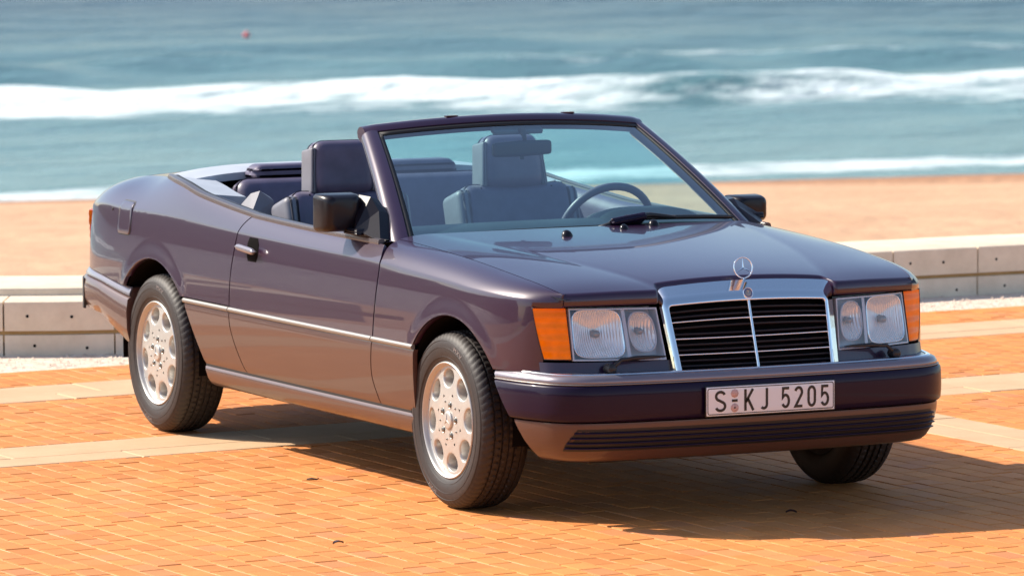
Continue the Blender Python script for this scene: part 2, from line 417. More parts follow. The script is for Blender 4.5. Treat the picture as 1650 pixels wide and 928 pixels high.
tag(mbf.build('pavement', fm, smooth=False), 'orange brick promenade paving beyond the car and around the camera', kind='structure')
# pale aggregate strip between paving and wall, with loose stones
g = mesh('gravel_strip', [(*lat(S0-1.6, T0-200), -.003), (*lat(S0-.02, T0-200), -.003), (*lat(S0-.02, T1+200), -.003), (*lat(S0-1.6, T1+200), -.003)], [(0, 1, 2, 3)], 'gravel', smooth=False)
tag(g, 'strip of pale gravel in front of the low concrete wall', kind='structure')
gs = MB()
for _ in range(2600):
    s = S0-.03-abs(RNG.normal(0, .35)); t = RNG.uniform(-2.5, 8); x, y = lat(s, t); r = RNG.uniform(.004, .012)
    V = [(x+r*RNG.uniform(.7, 1.3)*cx, y+r*RNG.uniform(.7, 1.3)*cy, z*r) for cx, cy, z in ((1, 0, .2), (0, 1, .1), (-1, 0, .2), (0, -1, .1), (0, 0, .8))]
    gs.add(V, [(0, 1, 4), (1, 2, 4), (2, 3, 4), (3, 0, 4)])
tag(gs.build('gravel', 'gravel', g), 'loose pale gravel stones along the wall foot', kind='stuff')

# low concrete wall: two courses of blocks on a gently curved line
wp = [(-6.3, -4.6), (-5.35, -2.0), (-4.60, -.45), (-4.30, .22), (-4.33, 1.4), (-4.70, 3.2), (-5.03, 4.88), (-5.03, 5.5), (-5.0, 7.0), (-4.95, 10.0)]
ws = table([(p[1], p[0]) for p in wp], .25)
yy = np.arange(-4.5, 9.9, .01); xx = ws(yy); ln = np.concatenate([[0], np.cumsum(np.hypot(np.diff(xx), np.diff(yy)))])
def wpt(s):
    y = np.interp(s, ln, yy); x = ws(y); t = np.array([ws(y+.02)-ws(y-.02), .04]); t /= np.hypot(*t)
    return np.array([x, y]), np.array([t[1], -t[0]])        # point, normal towards the paving (+x)
wall = empty('concrete_wall', (*wpt(ln[-1]/2)[0], 0)); bpy.context.view_layer.update()
tag(wall, 'low pale concrete block wall with bright flat top between paving and beach', 'wall')
def wblock(s0, s1, d0, d1, z0, z1, name, mat, ch=.012, parent=wall):
    n = max(4, int((s1-s0)/.12)); P = []
    for i in range(n+1):
        q, nn = wpt(s0+(s1-s0)*i/n)
        prof = [(d0, z0), (d0, z1-ch), (d0-ch*.35, z1-ch*.35), (d0-ch, z1), (d1, z1), (d1, z0)]
        P.append([(q[0]+nn[0]*a, q[1]+nn[1]*a, z) for a, z in prof])
    mb = MB(); mb.grid(np.array(P)); k = len(prof)
    mb.F.append(tuple(range(k))); mb.F.append(tuple(n*k+i for i in range(k)))
    o = mb.build(name, mat, None, smooth=True, sharp=30); o.parent = parent; o.matrix_parent_inverse = wall.matrix_world.inverted()
    return o
BL = .512; s = .02; kb = 0
q0 = None
# place a joint where the photograph shows one: between the pair of blocks right of the car
s_ref = np.interp(5.22, yy, ln); s = s_ref - BL*math.floor(s_ref/BL)
hole_me = None
while s+BL < ln[-1]:
    up = wblock(s+.004, s+BL-.004, .0, -.62, .112, .248+RNG.normal(0, .001), 'concrete_block', 'concrete')
    lo = wblock(s+.004, s+BL-.004, -.004, -.6, -.05, .094, 'concrete_block', 'concrete', .006)
    for blk, z in ((up, .178), (lo, .035)):
        for f in (.22, .62) if z > .1 else (.30, .78):
            q, nn = wpt(s+BL*f+RNG.normal(0, .01)); zz = z+RNG.normal(0, .004)
            off = .0006 if z > .1 else -.0034
            a = np.linspace(0, 2*math.pi, 9)[:-1]; t = np.array([-nn[1], nn[0]])
            V = [(q[0]+nn[0]*off+t[0]*.0075*math.cos(c), q[1]+nn[1]*off+t[1]*.0075*math.cos(c), zz+.0075*math.sin(c)) for c in a]
            h = mesh('bolt_hole', V, [tuple(range(8))], 'void', None, smooth=False); h.parent = blk; h.matrix_parent_inverse = (wall.matrix_world).inverted()
            h.matrix_parent_inverse = blk.matrix_world.inverted()
    kb += 1; s += BL
gr = wblock(.03, ln[-1]-.03, -.014, -.55, .06, .13, 'stained_joint', 'groove')
# upper step set back on the left part
step0 = np.interp(-3.5, yy, ln); s = step0
while s < np.interp(1.2, yy, ln):
    wblock(s+.004, s+BL*1.6-.004, -.30, -.95, .20, .285, 'top_slab', 'concrete'); s += BL*1.6

# beach and sea
P0 = np.array([-53.5, 18.05]); TS = np.array([math.cos(R(82)), math.sin(R(82))]); NS = np.array([-TS[1], TS[0]])
def shore(u, v): return P0 + u*NS + v*TS
us = np.concatenate([np.linspace(48.8, 12, 40), np.linspace(11.5, -14, 70)])
vsn = np.linspace(-260, 300, 180)
P = np.zeros((len(us), len(vsn), 3))
for i, u in enumerate(us):
    for j, v in enumerate(vsn):
        x, y = shore(-u, v)
        z = -3.0 + .058*u - .0001*u*u + (.05*math.sin(v*.21+u*.3)+.04*math.sin(v*.47-u*.5) if u > 3 else 0)
        P[i, j] = (x, y, min(z, -.35))
P[0, :, 2] = -.6
bo = MB().grid(P).build('beach', 'sand')
wet = np.clip(1-(np.repeat(us[:, None], len(vsn), 1)-1.6-.7*np.sin(vsn*.17)[None]-.4*np.sin(vsn*.41)[None])/2.6, 0, 1)
a_ = bo.data.attributes.new('wet', 'FLOAT', 'POINT'); a_.data.foreach_set('value', wet.reshape(-1).astype(np.float32))
sn, sl_ = M['sand'].node_tree.nodes, M['sand'].node_tree.links
_wa = sn.new('ShaderNodeAttribute'); _wa.attribute_name = 'wet'
_mx = sn.new('ShaderNodeMix'); _mx.data_type = 'RGBA'; _mx.blend_type = 'MULTIPLY'; _mx.inputs[7].default_value = (.62, .48, .40, 1)
sl_.new(_wa.outputs['Fac'], _mx.inputs[0]); sl_.new(sn['Color Ramp'].outputs[0], _mx.inputs[6]); sl_.new(_mx.outputs[2], sn['Principled BSDF'].inputs['Base Color'])
tag(bo, 'flat peach coloured sand beach between wall and sea', kind='structure')
mesh_land = MB()
bank = MB()   # closes the drop behind the wall
bank.grid(np.array([[(*(wpt(a)[0]-wpt(a)[1]*.5), .05), (*(wpt(a)[0]-wpt(a)[1]*1.2), -.2), (*(wpt(a)[0]-wpt(a)[1]*6.0), -.5)] for a in np.linspace(0, ln[-1], 60)]))
tag(bank.build('sand_bank', 'sand'), 'sand piled against the back of the wall', kind='structure')

def sea_mat():
    m, n, l, b = newmat('sea_water')
    b.inputs['Roughness'].default_value = .22; b.inputs['IOR'].default_value = 1.33; b.inputs['Specular IOR Level'].default_value = .24
    g = n.new('ShaderNodeNewGeometry')
    mp = n.new('ShaderNodeMapping'); mp.inputs['Rotation'].default_value = (0, 0, R(8)); mp.inputs['Scale'].default_value = (1, .40, 1)
    l.new(g.outputs['Position'], mp.inputs[0])
    t = n.new('ShaderNodeTexNoise'); t.inputs['Scale'].default_value = .9; t.inputs['Detail'].default_value = 8; t.inputs['Roughness'].default_value = .62
    l.new(mp.outputs[0], t.inputs['Vector'])
    bp = n.new('ShaderNodeBump'); bp.inputs['Strength'].default_value = 1.0; bp.inputs['Distance'].default_value = .5
    l.new(t.outputs['Fac'], bp.inputs['Height']); l.new(bp.outputs[0], b.inputs['Normal'])
    dp = n.new('ShaderNodeAttribute'); dp.attribute_name = 'depth'
    cr = n.new('ShaderNodeValToRGB'); e = cr.color_ramp.elements
    e[0].position = 0; e[0].color = (.15, .27, .275, 1); e[1].position = 1; e[1].color = (.026, .052, .080, 1)
    q = e.new(.45); q.color = (.085, .19, .205, 1)
    l.new(dp.outputs['Fac'], cr.inputs[0])
    fo = n.new('ShaderNodeAttribute'); fo.attribute_name = 'foam'
    t2 = n.new('ShaderNodeTexNoise'); t2.inputs['Scale'].default_value = 1.0; t2.inputs['Detail'].default_value = 9; t2.inputs['Roughness'].default_value = .68
    l.new(mp.outputs[0], t2.inputs['Vector'])
    ad = n.new('ShaderNodeMath'); ad.operation = 'ADD'; l.new(fo.outputs['Fac'], ad.inputs[0]); l.new(t2.outputs['Fac'], ad.inputs[1])
    mr = n.new('ShaderNodeMapRange'); mr.interpolation_type = 'SMOOTHSTEP'; mr.inputs[1].default_value = .92; mr.inputs[2].default_value = 1.22
    l.new(ad.outputs[0], mr.inputs[0])
    mx = n.new('ShaderNodeMix'); mx.data_type = 'RGBA'; l.new(mr.outputs[0], mx.inputs[0]); l.new(cr.outputs[0], mx.inputs[6]); mx.inputs[7].default_value = (.74, .82, .82, 1)
    l.new(mx.outputs[2], b.inputs['Base Color'])
    ro = n.new('ShaderNodeMapRange'); ro.inputs[3].default_value = .22; ro.inputs[4].default_value = .9; l.new(mr.outputs[0], ro.inputs[0]); l.new(ro.outputs[0], b.inputs['Roughness'])
    return m
M['sea'] = sea_mat()
ug = np.arange(-4, 175, .5); vg = np.arange(-45, 75, .6)
U, Vv = np.meshgrid(ug, vg, indexing='ij')
def wob(v, seed, amp, f0):
    r = np.random.default_rng(seed); y = 0
    for k in range(6): y = y + amp/(1+k*.6)*np.sin(v*f0*(1+k*.9)+r.uniform(0, 6.3))
    return y
crest = 24.5 + wob(Vv, 3, 1.0, .11)
Zs = np.zeros_like(U); foam = np.zeros_like(U)
d1 = U-crest
Zs += .36*np.exp(-np.where(d1 > 0, d1/3.2, d1/1.1)**2)*(1+.35*wob(Vv, 8, .5, .33))
foam += np.where(d1 > 0, np.exp(-(d1/1.8)**2), np.exp(-(d1/7.0)**2))*(.70+.13*wob(Vv, 12, .6, .15))
c2 = 36 + wob(Vv, 5, 1.6, .13); d2 = U-c2                                   # second line breaking on the right
Zs += .30*np.exp(-(d2/2.2)**2)
foam += np.exp(-(d2/2.0)**2)*np.clip((Vv-14)/6, 0, 1)*np.clip((40-Vv)/8, 0, 1)*.50
for c, a, w in ((49, .26, 3.2), (66, .22, 4.5), (92, .16, 7), (120, .12, 9)):
    Zs += a*np.exp(-((U-c-wob(Vv, int(c), 2.5, .06))/w)**2)*(.6+.5*wob(Vv, int(c)+1, .5, .09))
sh = U-wob(Vv, 21, .8, .14)
foam += np.exp(-((sh-2.0)/2.4)**2)*.66 + np.exp(-((sh-7.5)/2.0)**2)*.28*np.clip(wob(Vv, 31, 1.2, .1)+.4, 0, 1.3)
Zs += RNG.normal(0, .006, U.shape)
Zs += .06*np.sin(U*1.1+wob(Vv, 40, 1.5, .2))*np.clip(U/20, 0, 1)
depth = np.clip(U/95, 0, 1)**.8
P = np.zeros((*U.shape, 3)); P[..., 0] = P0[0]+U*NS[0]+Vv*TS[0]; P[..., 1] = P0[1]+U*NS[1]+Vv*TS[1]; P[..., 2] = -3+Zs
sea = MB().grid(P).build('sea', 'sea')
for nm, arr in (('foam', foam), ('depth', depth)):
    a_ = sea.data.attributes.new(nm, 'FLOAT', 'POINT'); a_.data.foreach_set('value', arr.reshape(-1).astype(np.float32))
tag(sea, 'blue green sea with a breaking white wave line', kind='structure')
def sheet(u0, u1, v0, v1, z):
    c = [shore(u0, v0), shore(u1, v0), shore(u1, v1), shore(u0, v1)]
    return MB().add([(*q, z) for q in c], [(0, 1, 2, 3)])
far = sheet(170, 4000, -4000, 4000, -2.95)
for z0 in ((-4, 172, 74, 4000), (-4, 172, -4000, -44)):
    q = sheet(*z0, -3.0); far.add(q.V, q.F)
fo = far.build('sea', 'sea', smooth=False)
a_ = fo.data.attributes.new('depth', 'FLOAT', 'POINT'); a_.data.foreach_set('value', [1.0]*len(fo.data.vertices))
tag(fo, 'open sea beyond the breakers', kind='structure')

# unseen ridges added out of view to darken reflections in the car body
def ridge(name, label, pts, h, depthw, seed):
    r = np.random.default_rng(seed); pts = np.array(pts, float); n = 90
    tt = np.linspace(0, len(pts)-1, n); px = np.interp(tt, range(len(pts)), pts[:, 0]); py = np.interp(tt, range(len(pts)), pts[:, 1])
    hh = h*(1+.25*sum(np.sin(tt*(k+1)*1.7+r.uniform(0, 6))/(k+1) for k in range(6)))*np.clip(np.minimum(tt, len(pts)-1-tt)*4, 0, 1)
    nx = np.gradient(py); ny = -np.gradient(px); L = np.hypot(nx, ny); nx /= L; ny /= L
    prof = ((0, -.06), (.12, .35), (.25, .72), (.45, .95), (.7, 1.0), (1.2, .9))
    P = np.array([[(px[i]+nx[i]*d*depthw, py[i]+ny[i]*d*depthw, -4+(hh[i]+4)*q) for d, q in prof] for i in range(n)])
    return tag(MB().grid(P).build(name, 'refl_ridge'), label, kind='structure')
ridge('reflection_ridge', 'unseen brown ridge added for dark reflections in the car side', [(-620, -20), (-540, -90), (-420, -160), (-330, -185), (-230, -190), (-150, -200), (-80, -230)], 34, 70, 4)
ridge('reflection_ridge', 'unseen dark ridge added landward for reflections in the car front', [(-60, -240), (90, -230), (230, -160), (270, 0), (240, 160), (120, 270), (-40, 300)], 22, 80, 9)

# buoy far out
t = 134.0; ray = (_d + _r2*((397-825)/8481.63) - _u2*((58-464)/8481.63)); q = CAM + ray*((-2.9-CAM.z)/ray.z)
bu = MB().grid(lathe([(0.001, -.06), (.05, -.05), (.085, -.01), (.085, .03), (.06, .065), (.02, .08), (.018, .12), (.001, .125)], 20), cu=True)
bu.V = [(v[0], v[2], v[1]) for v in bu.V]
b_ = bu.build('buoy', pmat('buoy_red', (.75, .10, .10), .4, noise=(8, .2))); b_.location = q
tag(b_, 'tiny red buoy floating far out on the sea', 'buoy')
# litter on the paving
def gpt(px, py):
    ray = (_d + _r2*((px-825)/8481.63) - _u2*((py-464)/8481.63)); return CAM + ray*(-CAM.z/ray.z)
q = gpt(503, 774)
tag(tube('twig', [q+Vector((-.02, -.012, .004)), q+Vector((0, -.002, .008)), q+Vector((.016, .012, .006)), q+Vector((.02, .02, .012))], [.003, .004, .003, .001], pmat('twig_brown', (.05, .025, .012), .8, noise=(90, .3))),
    'small dark twig lying on the bricks left of the front wheel', 'twig')
def leaf(px, py, L, Wd, ang, col, label):
    q = gpt(px, py); mb = MB(); n = 9; P = []
    for i in range(n):
        f = i/(n-1); w = Wd*math.sin(math.pi*f)**.7+.0005; z = .006+.006*math.sin(math.pi*f)
        P.append([(L*(f-.5), w*k, z+abs(k)*.005) for k in (-1, -.5, 0, .5, 1)])
    P = np.array(P); Q = P.copy(); Q[..., 2] -= .0012
    mb.grid(P); mb.grid(Q)
    o = mb.build('leaf', pmat('dry_leaf', col, .7, noise=(60, .3))); o.location = (q.x, q.y, .002); o.rotation_euler = (0, 0, ang)
    return tag(o, label, 'leaf')
leaf(545, 879, .045, .009, R(100), (.12, .11, .13), 'grey dry leaf on the bricks in the left foreground')
leaf(1275, 829, .04, .010, R(60), (.06, .03, .03), 'dark dry leaf in the car shadow before the bumper')
# ------------------------------------------------------------------ CAR  (x forward, y to its left, z up; right side modelled, mirrored)
car = empty('convertible_car', (0, 0, 0))
tag(car, 'dark purple open-top convertible car parked on orange brick paving by the beach', 'car')
W_ = table([(-2.40, .60), (-2.37, .665), (-2.33, .715), (-2.27, .757), (-2.18, .795), (-2.05, .824), (-1.85, .845), (-1.6, .857), (-1.0, .868), (0, .871), (.8, .869), (1.2, .866), (1.45, .860), (1.6, .853), (1.7, .843), (1.8, .824), (1.87, .801), (1.92, .772), (1.96, .735), (1.99, .70), (2.02, .655), (2.05, .60)], .02)
ZC = table([(-2.4, .80), (-2.2, .86), (-1.9, .884), (-1.5, .882), (-.48, .863), (.22, .851), (.83, .841), (1.0, .833), (1.5, .806), (1.8, .79), (2.05, .775)], .05)
FRONT_ARCH = (1.42, .317, .380, .380); REAR_ARCH = (-1.335, .317, .425, .383)
def arch_d(x, z, A):
    ex = (x-A[0])/A[2]; ez = np.maximum(z-A[1], 0)/A[3]; return (np.sqrt(ex*ex+ez*ez)-1)*A[3]
def ysid(x, z):
    x = np.asarray(x, float); z = np.asarray(z, float)
    up = np.clip((z-.60)/.25, 0, None); dn = np.clip((.60-z)/.30, 0, None)
    y = W_(x) - .017*up**2 - .030*dn**2
    for A, fl in ((FRONT_ARCH, .0035), (REAR_ARCH, .006)):
        d = np.clip(arch_d(x, z, A), 0, None)
        k = np.clip(1-d/.065, 0, 1); k = k*k*(3-2*k)
        fade = np.clip((z-.40)/.15, 0, 1)*np.clip(1-(np.abs(x-A[0])-.30)/.12, 0, 1)
        y = y + fl*k*fade
    return y
HG = table([(.60, .750), (.85, .748), (1.35, .744), (1.7, .734), (1.85, .722), (1.95, .706), (2.0, .690), (2.05, .67)], .03)     # hood gap |y|
HZ = table([(.60, .920), (.85, .913), (1.35, .886), (1.70, .853), (1.85, .835), (1.95, .816), (2.0, .802), (2.05, .787)], .03)
DFY = lambda x: np.full_like(np.asarray(x, float), .812)
DFZ = table([(-.6, .934), (-.45, .925), (.155, .908), (.80, .900), (.95, .898)], .05)
QFY = table([(-2.41, .56), (-2.36, .60), (-2.28, .635), (-2.1, .652), (-1.8, .664), (-1.62, .690), (-1.45, .735), (-1.25, .775), (-.95, .803), (-.40, .812), (-.3, .812)], .04)
QFZ = table([(-2.41, .80), (-2.36, .85), (-2.28, .905), (-2.2, .938), (-2.1, .964), (-1.95, .986), (-1.75, 1.0), (-1.5, 1.010), (-1.25, 1.001), (-.95, .968), (-.40, .924), (-.3, .918)], .03)
def S(x, w, FY, FZ, a, b):
    x, w = np.broadcast_arrays(np.asarray(x, float), np.asarray(w, float))
    zc = ZC(x); z = .30+(zc-.30)*np.clip(w, 0, 1); y = ysid(x, z)
    t = np.clip(w-1, 0, 1); Dy = ysid(x, zc); fy, fz = FY(x), FZ(x)
    a = a(x) if callable(a) else a; b = b(x) if callable(b) else b
    Ey = Dy-a*(Dy-fy); Ez = zc+b*(fz-zc)
    yb = (1-t)**2*Dy+2*t*(1-t)*Ey+t*t*fy; zb = (1-t)**2*zc+2*t*(1-t)*Ez+t*t*fz
    y = np.where(w > 1, yb, y); z = np.where(w > 1, zb, z)
    return np.stack([x, -y, z], -1)
def w_of(x, z): return (z-.30)/(ZC(x)-.30)
def arch_z(x, A, floor):
    q = np.clip(1-((x-A[0])/A[2])**2, 0, 1); return np.maximum(A[1]+A[3]*np.sqrt(q), floor)
SIDE = (0, -1, .2)
# ---- front fender
door_front = table([(.30, .815), (.325, .81), (.43, .768), (.564, .790), (.713, .811), (.842, .826), (.905, .778), (.93, .76)], .012)
door_rear = table([(.30, -.40), (.33, -.425), (.386, -.470), (.51, -.532), (.57, -.535), (.70, -.524), (.79, -.502), (.86, -.485), (.893, -.465), (.925, -.43), (.94, -.41)], .012)
def xs_fender(n, x0, x1, extra=()):
    return x0, x1
G = .0036
def zlow_f(x):
    z = np.where(x < FRONT_ARCH[0], .566, .534)
    return arch_z(x, FRONT_ARCH, z)
FA = (HG, HZ, .35, .82)
xm = 1.905; zm = .760
us = np.unique(np.concatenate([ends(110, .002), np.linspace(.2, .34, 26), np.linspace(.72, .86, 26)]))
v1 = ends(30, .006); v2 = np.concatenate([np.linspace(0, 1, 26), [.992, .997]]); v2 = np.unique(v2)
def xr_of(z): return np.where(z >= zm, xm, np.where(z > .585, xm+(zm-z)*.22, xm+(zm-.585)*.22))
mb = MB()
P = np.zeros((len(us), len(v1)+len(v2)-1, 3))
for i, u in enumerate(us):
    # iterate so that the left and right edges follow the shut line and the indicator
    rows = []
    for part, vv in ((0, v1), (1, v2[1:])):
        for v in vv:
            x = .85+(xm-.85)*u
            for _ in range(4):
                if part == 0:
                    zl = zlow_f(np.array(x)); z = zl+(zm-zl)*v; w = w_of(x, z)
                else:
                    wl = w_of(x, zm); w = wl+(2-wl)*v; z = float(S(x, w, *FA)[2])
                xl = float(door_front(z))+G*1.5; xr = float(xr_of(z)) if part == 0 else xm
                x = xl+(xr-xl)*u
            rows.append(S(x, w, *FA))
    P[i] = np.array(rows)
panel(mb, P, SIDE, .02, 'lbt')
# lip of the wheel arch folded inward
lip = P[:, 0]; sel = [i for i in range(len(us)) if lip[i, 2] > .575]
L0 = lip[sel]; L1 = L0.copy(); L1[:, 1] += .004; L1[:, 2] -= .004; L2 = L0.copy(); L2[:, 1] += .035; L2[:, 2] -= .002
mb.grid(np.stack([L0, L1, L2], 0))
# tip above the indicator
ut = np.linspace(0, 1, 24); xt1 = 1.988
T = np.zeros((len(ut), len(v2), 3))
for i, u in enumerate(ut):
    x = xm+(xt1-xm)*u; wl = w_of(x, zm); T[i] = S(x, wl+(2-wl)*v2, *FA)
panel(mb, T, SIDE, .012, 'rbt')
both(mb, 'front_fender', 'paint', car, merge=1e-5)
# ---- door (upper skin)
DA = (DFY, DFZ, .45, .62)
def side_panel(xl, xr, zl, F, nu, nv, top=2.0, zt=None, nvw=(.0,)):
    us, vs_ = ends(nu, .003), ends(nv, .006); P = np.zeros((len(us), len(vs_), 3))
    for i, u in enumerate(us):
        for j, v in enumerate(vs_):
            x = .5*(xl(.7)+xr(.7))
            for _ in range(5):
                z0 = zl(x); wl = w_of(x, z0); wt = top if zt is None else w_of(x, zt(x))
                w = wl+(wt-wl)*v; z = float(S(x, w, *F)[2]); a, b = float(xl(z)), float(xr(z)); x = a+(b-a)*u
            P[i, j] = S(x, w, *F)
    return P
mb = MB(); P = side_panel(lambda z: door_rear(z)+G, lambda z: door_front(z)-G, lambda x: .566, DA, 60, 46)
panel(mb, P, SIDE, .02); 
doors = both(mb, 'door', 'paint', car)
# ---- rear quarter
QA = (QFY, QFZ, table([(-2.5, .28), (-2.1, .32), (-1.6, .42), (-.3, .45)], .08), table([(-2.5, .85), (-2.1, .80), (-1.6, .66), (-.3, .62)], .08))
RB_TOP = table([(-2.45, .602), (-2.05, .594), (-1.62, .563), (-1.5, .56)], .02)
def zlow_q(x):
    z = np.where(x > REAR_ARCH[0], .574, RB_TOP(x)+.003)
    return float(arch_z(np.array(x), REAR_ARCH, z))
us = np.unique(np.concatenate([ends(120, .002), np.linspace(.30, .45, 24), np.linspace(.66, .80, 24)])); vv = ends(50, .005)
mb = MB(); P = np.zeros((len(us), len(vv), 3)); XR0 = -2.385
for i, u in enumerate(us):
    for j, v in enumerate(vv):
        x = XR0+(-.5-XR0)*u
        for _ in range(4):
            wl = w_of(x, zlow_q(x)); w = wl+(2-wl)*v; z = float(S(x, w, *QA)[2]); b = float(door_rear(z))-G*1.2; x = XR0+(b-XR0)*u
        P[i, j] = S(x, w, *QA)
panel(mb, P, SIDE, .015, 'rbt')
lip = P[:, 0]; sel = [i for i in range(len(us)) if lip[i, 2] > .606 or (lip[i, 2] > .58 and lip[i, 0] > -1.35)]
L0 = lip[sel]; L1 = L0.copy(); L1[:, 1] += .004; L1[:, 2] -= .004; L2 = L0.copy(); L2[:, 1] += .035; L2[:, 2] -= .002
mb.grid(np.stack([L0, L1, L2], 0))
both(mb, 'rear_quarter', 'paint', car)
# ---- lower cladding, trim strip and sill
CA = (DFY, DFZ, .45, .62)
def clad(xl, xr, name, off=.004):
    mb = MB(); us, vs_ = ends(30, .006), ends(16, .012); P = np.zeros((len(us), len(vs_), 3))
    for i, u in enumerate(us):
        for j, v in enumerate(vs_):
            z = .322+(.553-.322)*v; x = xl(z)+(xr(z)-xl(z))*u
            bul = off*min(1, min(v, 1-v)*14)
            P[i, j] = (x, -(W_(x)-.030*((.60-z)/.30 if z < .6 else 0)**2+bul), z)
    panel(mb, P, SIDE, .018); return both(mb, name, 'clad', car)
ln_ = lambda a, b: (lambda z: a[0]+(b[0]-a[0])*(z-a[1])/(b[1]-a[1]))
rearedge = ln_((-.825, .32), (-.995, .56)); frontedge = ln_((1.108, .32), (1.140, .56))
clad(lambda z: rearedge(z), lambda z: float(door_rear(z))-G, 'quarter_cladding')
clad(lambda z: float(door_rear(z))+G, lambda z: float(door_front(z))-G, 'door_cladding')
clad(lambda z: float(door_front(z))+G, lambda z: frontedge(z), 'fender_cladding')
def strip(x0, x1, z0, name, mat='satin', h=.0085, pr=.010):
    mb = MB(); n = max(6, int((x1-x0)*30)); P = []
    for x in np.linspace(x0, x1, n):
        y = float(W_(x)); P.append([(x, -(y+a), z0+b) for a, b in ((-.006, -h), (pr*.6, -h), (pr, -h*.4), (pr, h*.3), (pr*.5, h), (-.006, h+.001))])
    mb.grid(np.array(P)); k = 6; mb.F.append(tuple(range(k))); mb.F.append(tuple((n-1)*k+i for i in range(k)))
    return both(mb, name, mat, car, sharp=35)
tz = lambda x: .5605
strip(-.990, float(door_rear(.56))-G, .5605, 'chrome_trim_strip'); strip(float(door_rear(.56))+G, float(door_front(.56))-G, .5605, 'chrome_trim_strip'); strip(float(door_front(.56))+G, 1.136, .5605, 'chrome_trim_strip')
mb = MB(); us = ends(60, .004); P = []
for u in us:
    row = []
    for k, (z, dy) in enumerate(((.316, -.030), (.314, -.022), (.300, -.019), (.270, -.024), (.248, -.036), (.237, -.055), (.233, -.10))):
        x0 = -.828+.03*(.316-z)/.08; x1 = 1.108-.045*(.316-z)/.08
        x = x0+(x1-x0)*u; row.append((x, -(float(W_(x))+dy), z))
    P.append(row)
panel(mb, np.array(P), SIDE, .02, 'lr'); both(mb, 'sill', 'clad', car)
# ---- added black backing that keeps the shut-line gaps dark
def gapstrip(curve, F, z0, z1, name):
    mb = MB(); P = []
    for z in np.linspace(z0, z1, 40):
        xg = float(curve(z)); row = []
        for dx in (-.02, .02):
            w = w_of(xg, z)
            if w > 1:
                ws_ = np.linspace(1, 2, 60); zz = S(np.full(60, xg), ws_, *F)[:, 2]; w = float(np.interp(z, zz, ws_))
            q = S(xg+dx, w, *F); row.append((q[0], q[1]+.014, q[2]-.004))
        P.append(row)
    mb.grid(np.array(P)); both(mb, name, 'seal', car)
gapstrip(door_rear, DA, .325, .915, 'door_gap_backing'); gapstrip(door_front, FA, .325, .88, 'door_gap_backing')
mb = MB(); mb.grid(np.array([[(x, -(float(HG(x))+d), float(HZ(x))-.014) for d in (-.02, .02)] for x in np.linspace(.78, 2.0, 50)])); both(mb, 'hood_gap_backing', 'seal', car)
mb = MB(); mb.grid(np.array([[(x, -(float(W_(x))-.025), z) for z in (.30, .335)] for x in np.linspace(-.83, 1.1, 50)])); both(mb, 'sill_gap_backing', 'seal', car)
# ---- hood
HC = table([(.70, .958), (.90, .945), (1.2, .927), (1.6, .894), (1.9, .857), (2.0, .838), (2.06, .822)], .05)     # centre height
RY = table([(.6, .655), (.8, .62), (1.0, .582), (1.5, .478), (1.85, .385), (2.03, .335), (2.1, .32)], .05)        # ridge |y|
def hood_z(x, y):
    a = np.abs(y); yr = RY(x); yh = HG(x); zg = HZ(x); zc = HC(x); zr = zc-.016
    inner = zc-.016*(a/yr)**2.2
    s = np.clip((a-yr)/(yh-yr), 0, 1); outer = zg+(zr-zg)*(1-s)**1.25+.006*s*(1-s)*4
    # soften the ridge
    k = .022; h = np.clip(.5+.5*(outer-inner)/k, 0, 1)
    z = np.where(a < yr-.06, inner, np.where(a > yr+.06, outer, 0))
    t = np.clip((a-(yr-.035))/.07, 0, 1); t = t*t*(3-2*t)
    inner2 = zc-.016*(np.minimum(a, yr+.06)/yr)**2.2
    return inner2*(1-t)+outer*t
XF = table([(0, 1.968), (.30, 1.968), (.332, 1.97), (.352, 2.026), (.36, 2.030), (.5, 2.014), (.62, 1.994), (.69, 1.978), (.76, 1.955)], .004)
XB = lambda y: .775+.125*(1-(np.abs(y)/.72)**2)
na = 121; nv = 100
aa = np.linspace(-1, 1, na); aa = np.unique(np.concatenate([aa, np.linspace(.44, .54, 20), -np.linspace(.44, .54, 20), [-.996, .996, -.99, .99]])); vv = ends(nv, .003)
P = np.zeros((len(aa), len(vv)+5, 3))
for i, a in enumerate(aa):
    for j, v in enumerate(vv):
        y = a*.74
        for _ in range(4):
            xb, xf = float(XB(y)), float(XF(abs(y))); x = xb+(xf-xb)*v; y = a*(float(HG(x))-.004)
        P[i, j] = (x, y, float(hood_z(x, y)))
    xe, ye, ze = P[i, len(vv)-1]; zb = .764
    for k, (dx, f) in enumerate(((.008, .10), (.013, .28), (.016, .55), (.016, .85), (.010, 1.0))):
        P[i, len(vv)+k] = (xe+dx, ye, ze+(zb-ze)*f)
mb = MB(); panel(mb, P, (0, 0, 1), .015)
hood = mb.build('hood', 'paint', car)
# washer jets
for (px, py, pz) in ((1.10, -.23, 0), (.93, .215, 0), (1.0, .055, 0)):
    z = float(hood_z(px, py)); s_ = .8 if py == .055 else 1
    m_ = MB().grid(np.array([[(px+dx*s_+r*s_*math.cos(t), py+1.15*r*s_*math.sin(t), z+h*s_) for t in np.linspace(0, 2*math.pi, 12, endpoint=False)] for dx, r, h in ((0, .019, -.004), (-.001, .018, .006), (-.004, .013, .016), (-.006, .006, .021), (-.006, .0005, .022))]), cv=True)
    m_.build('washer_jet', 'gloss_black', hood)
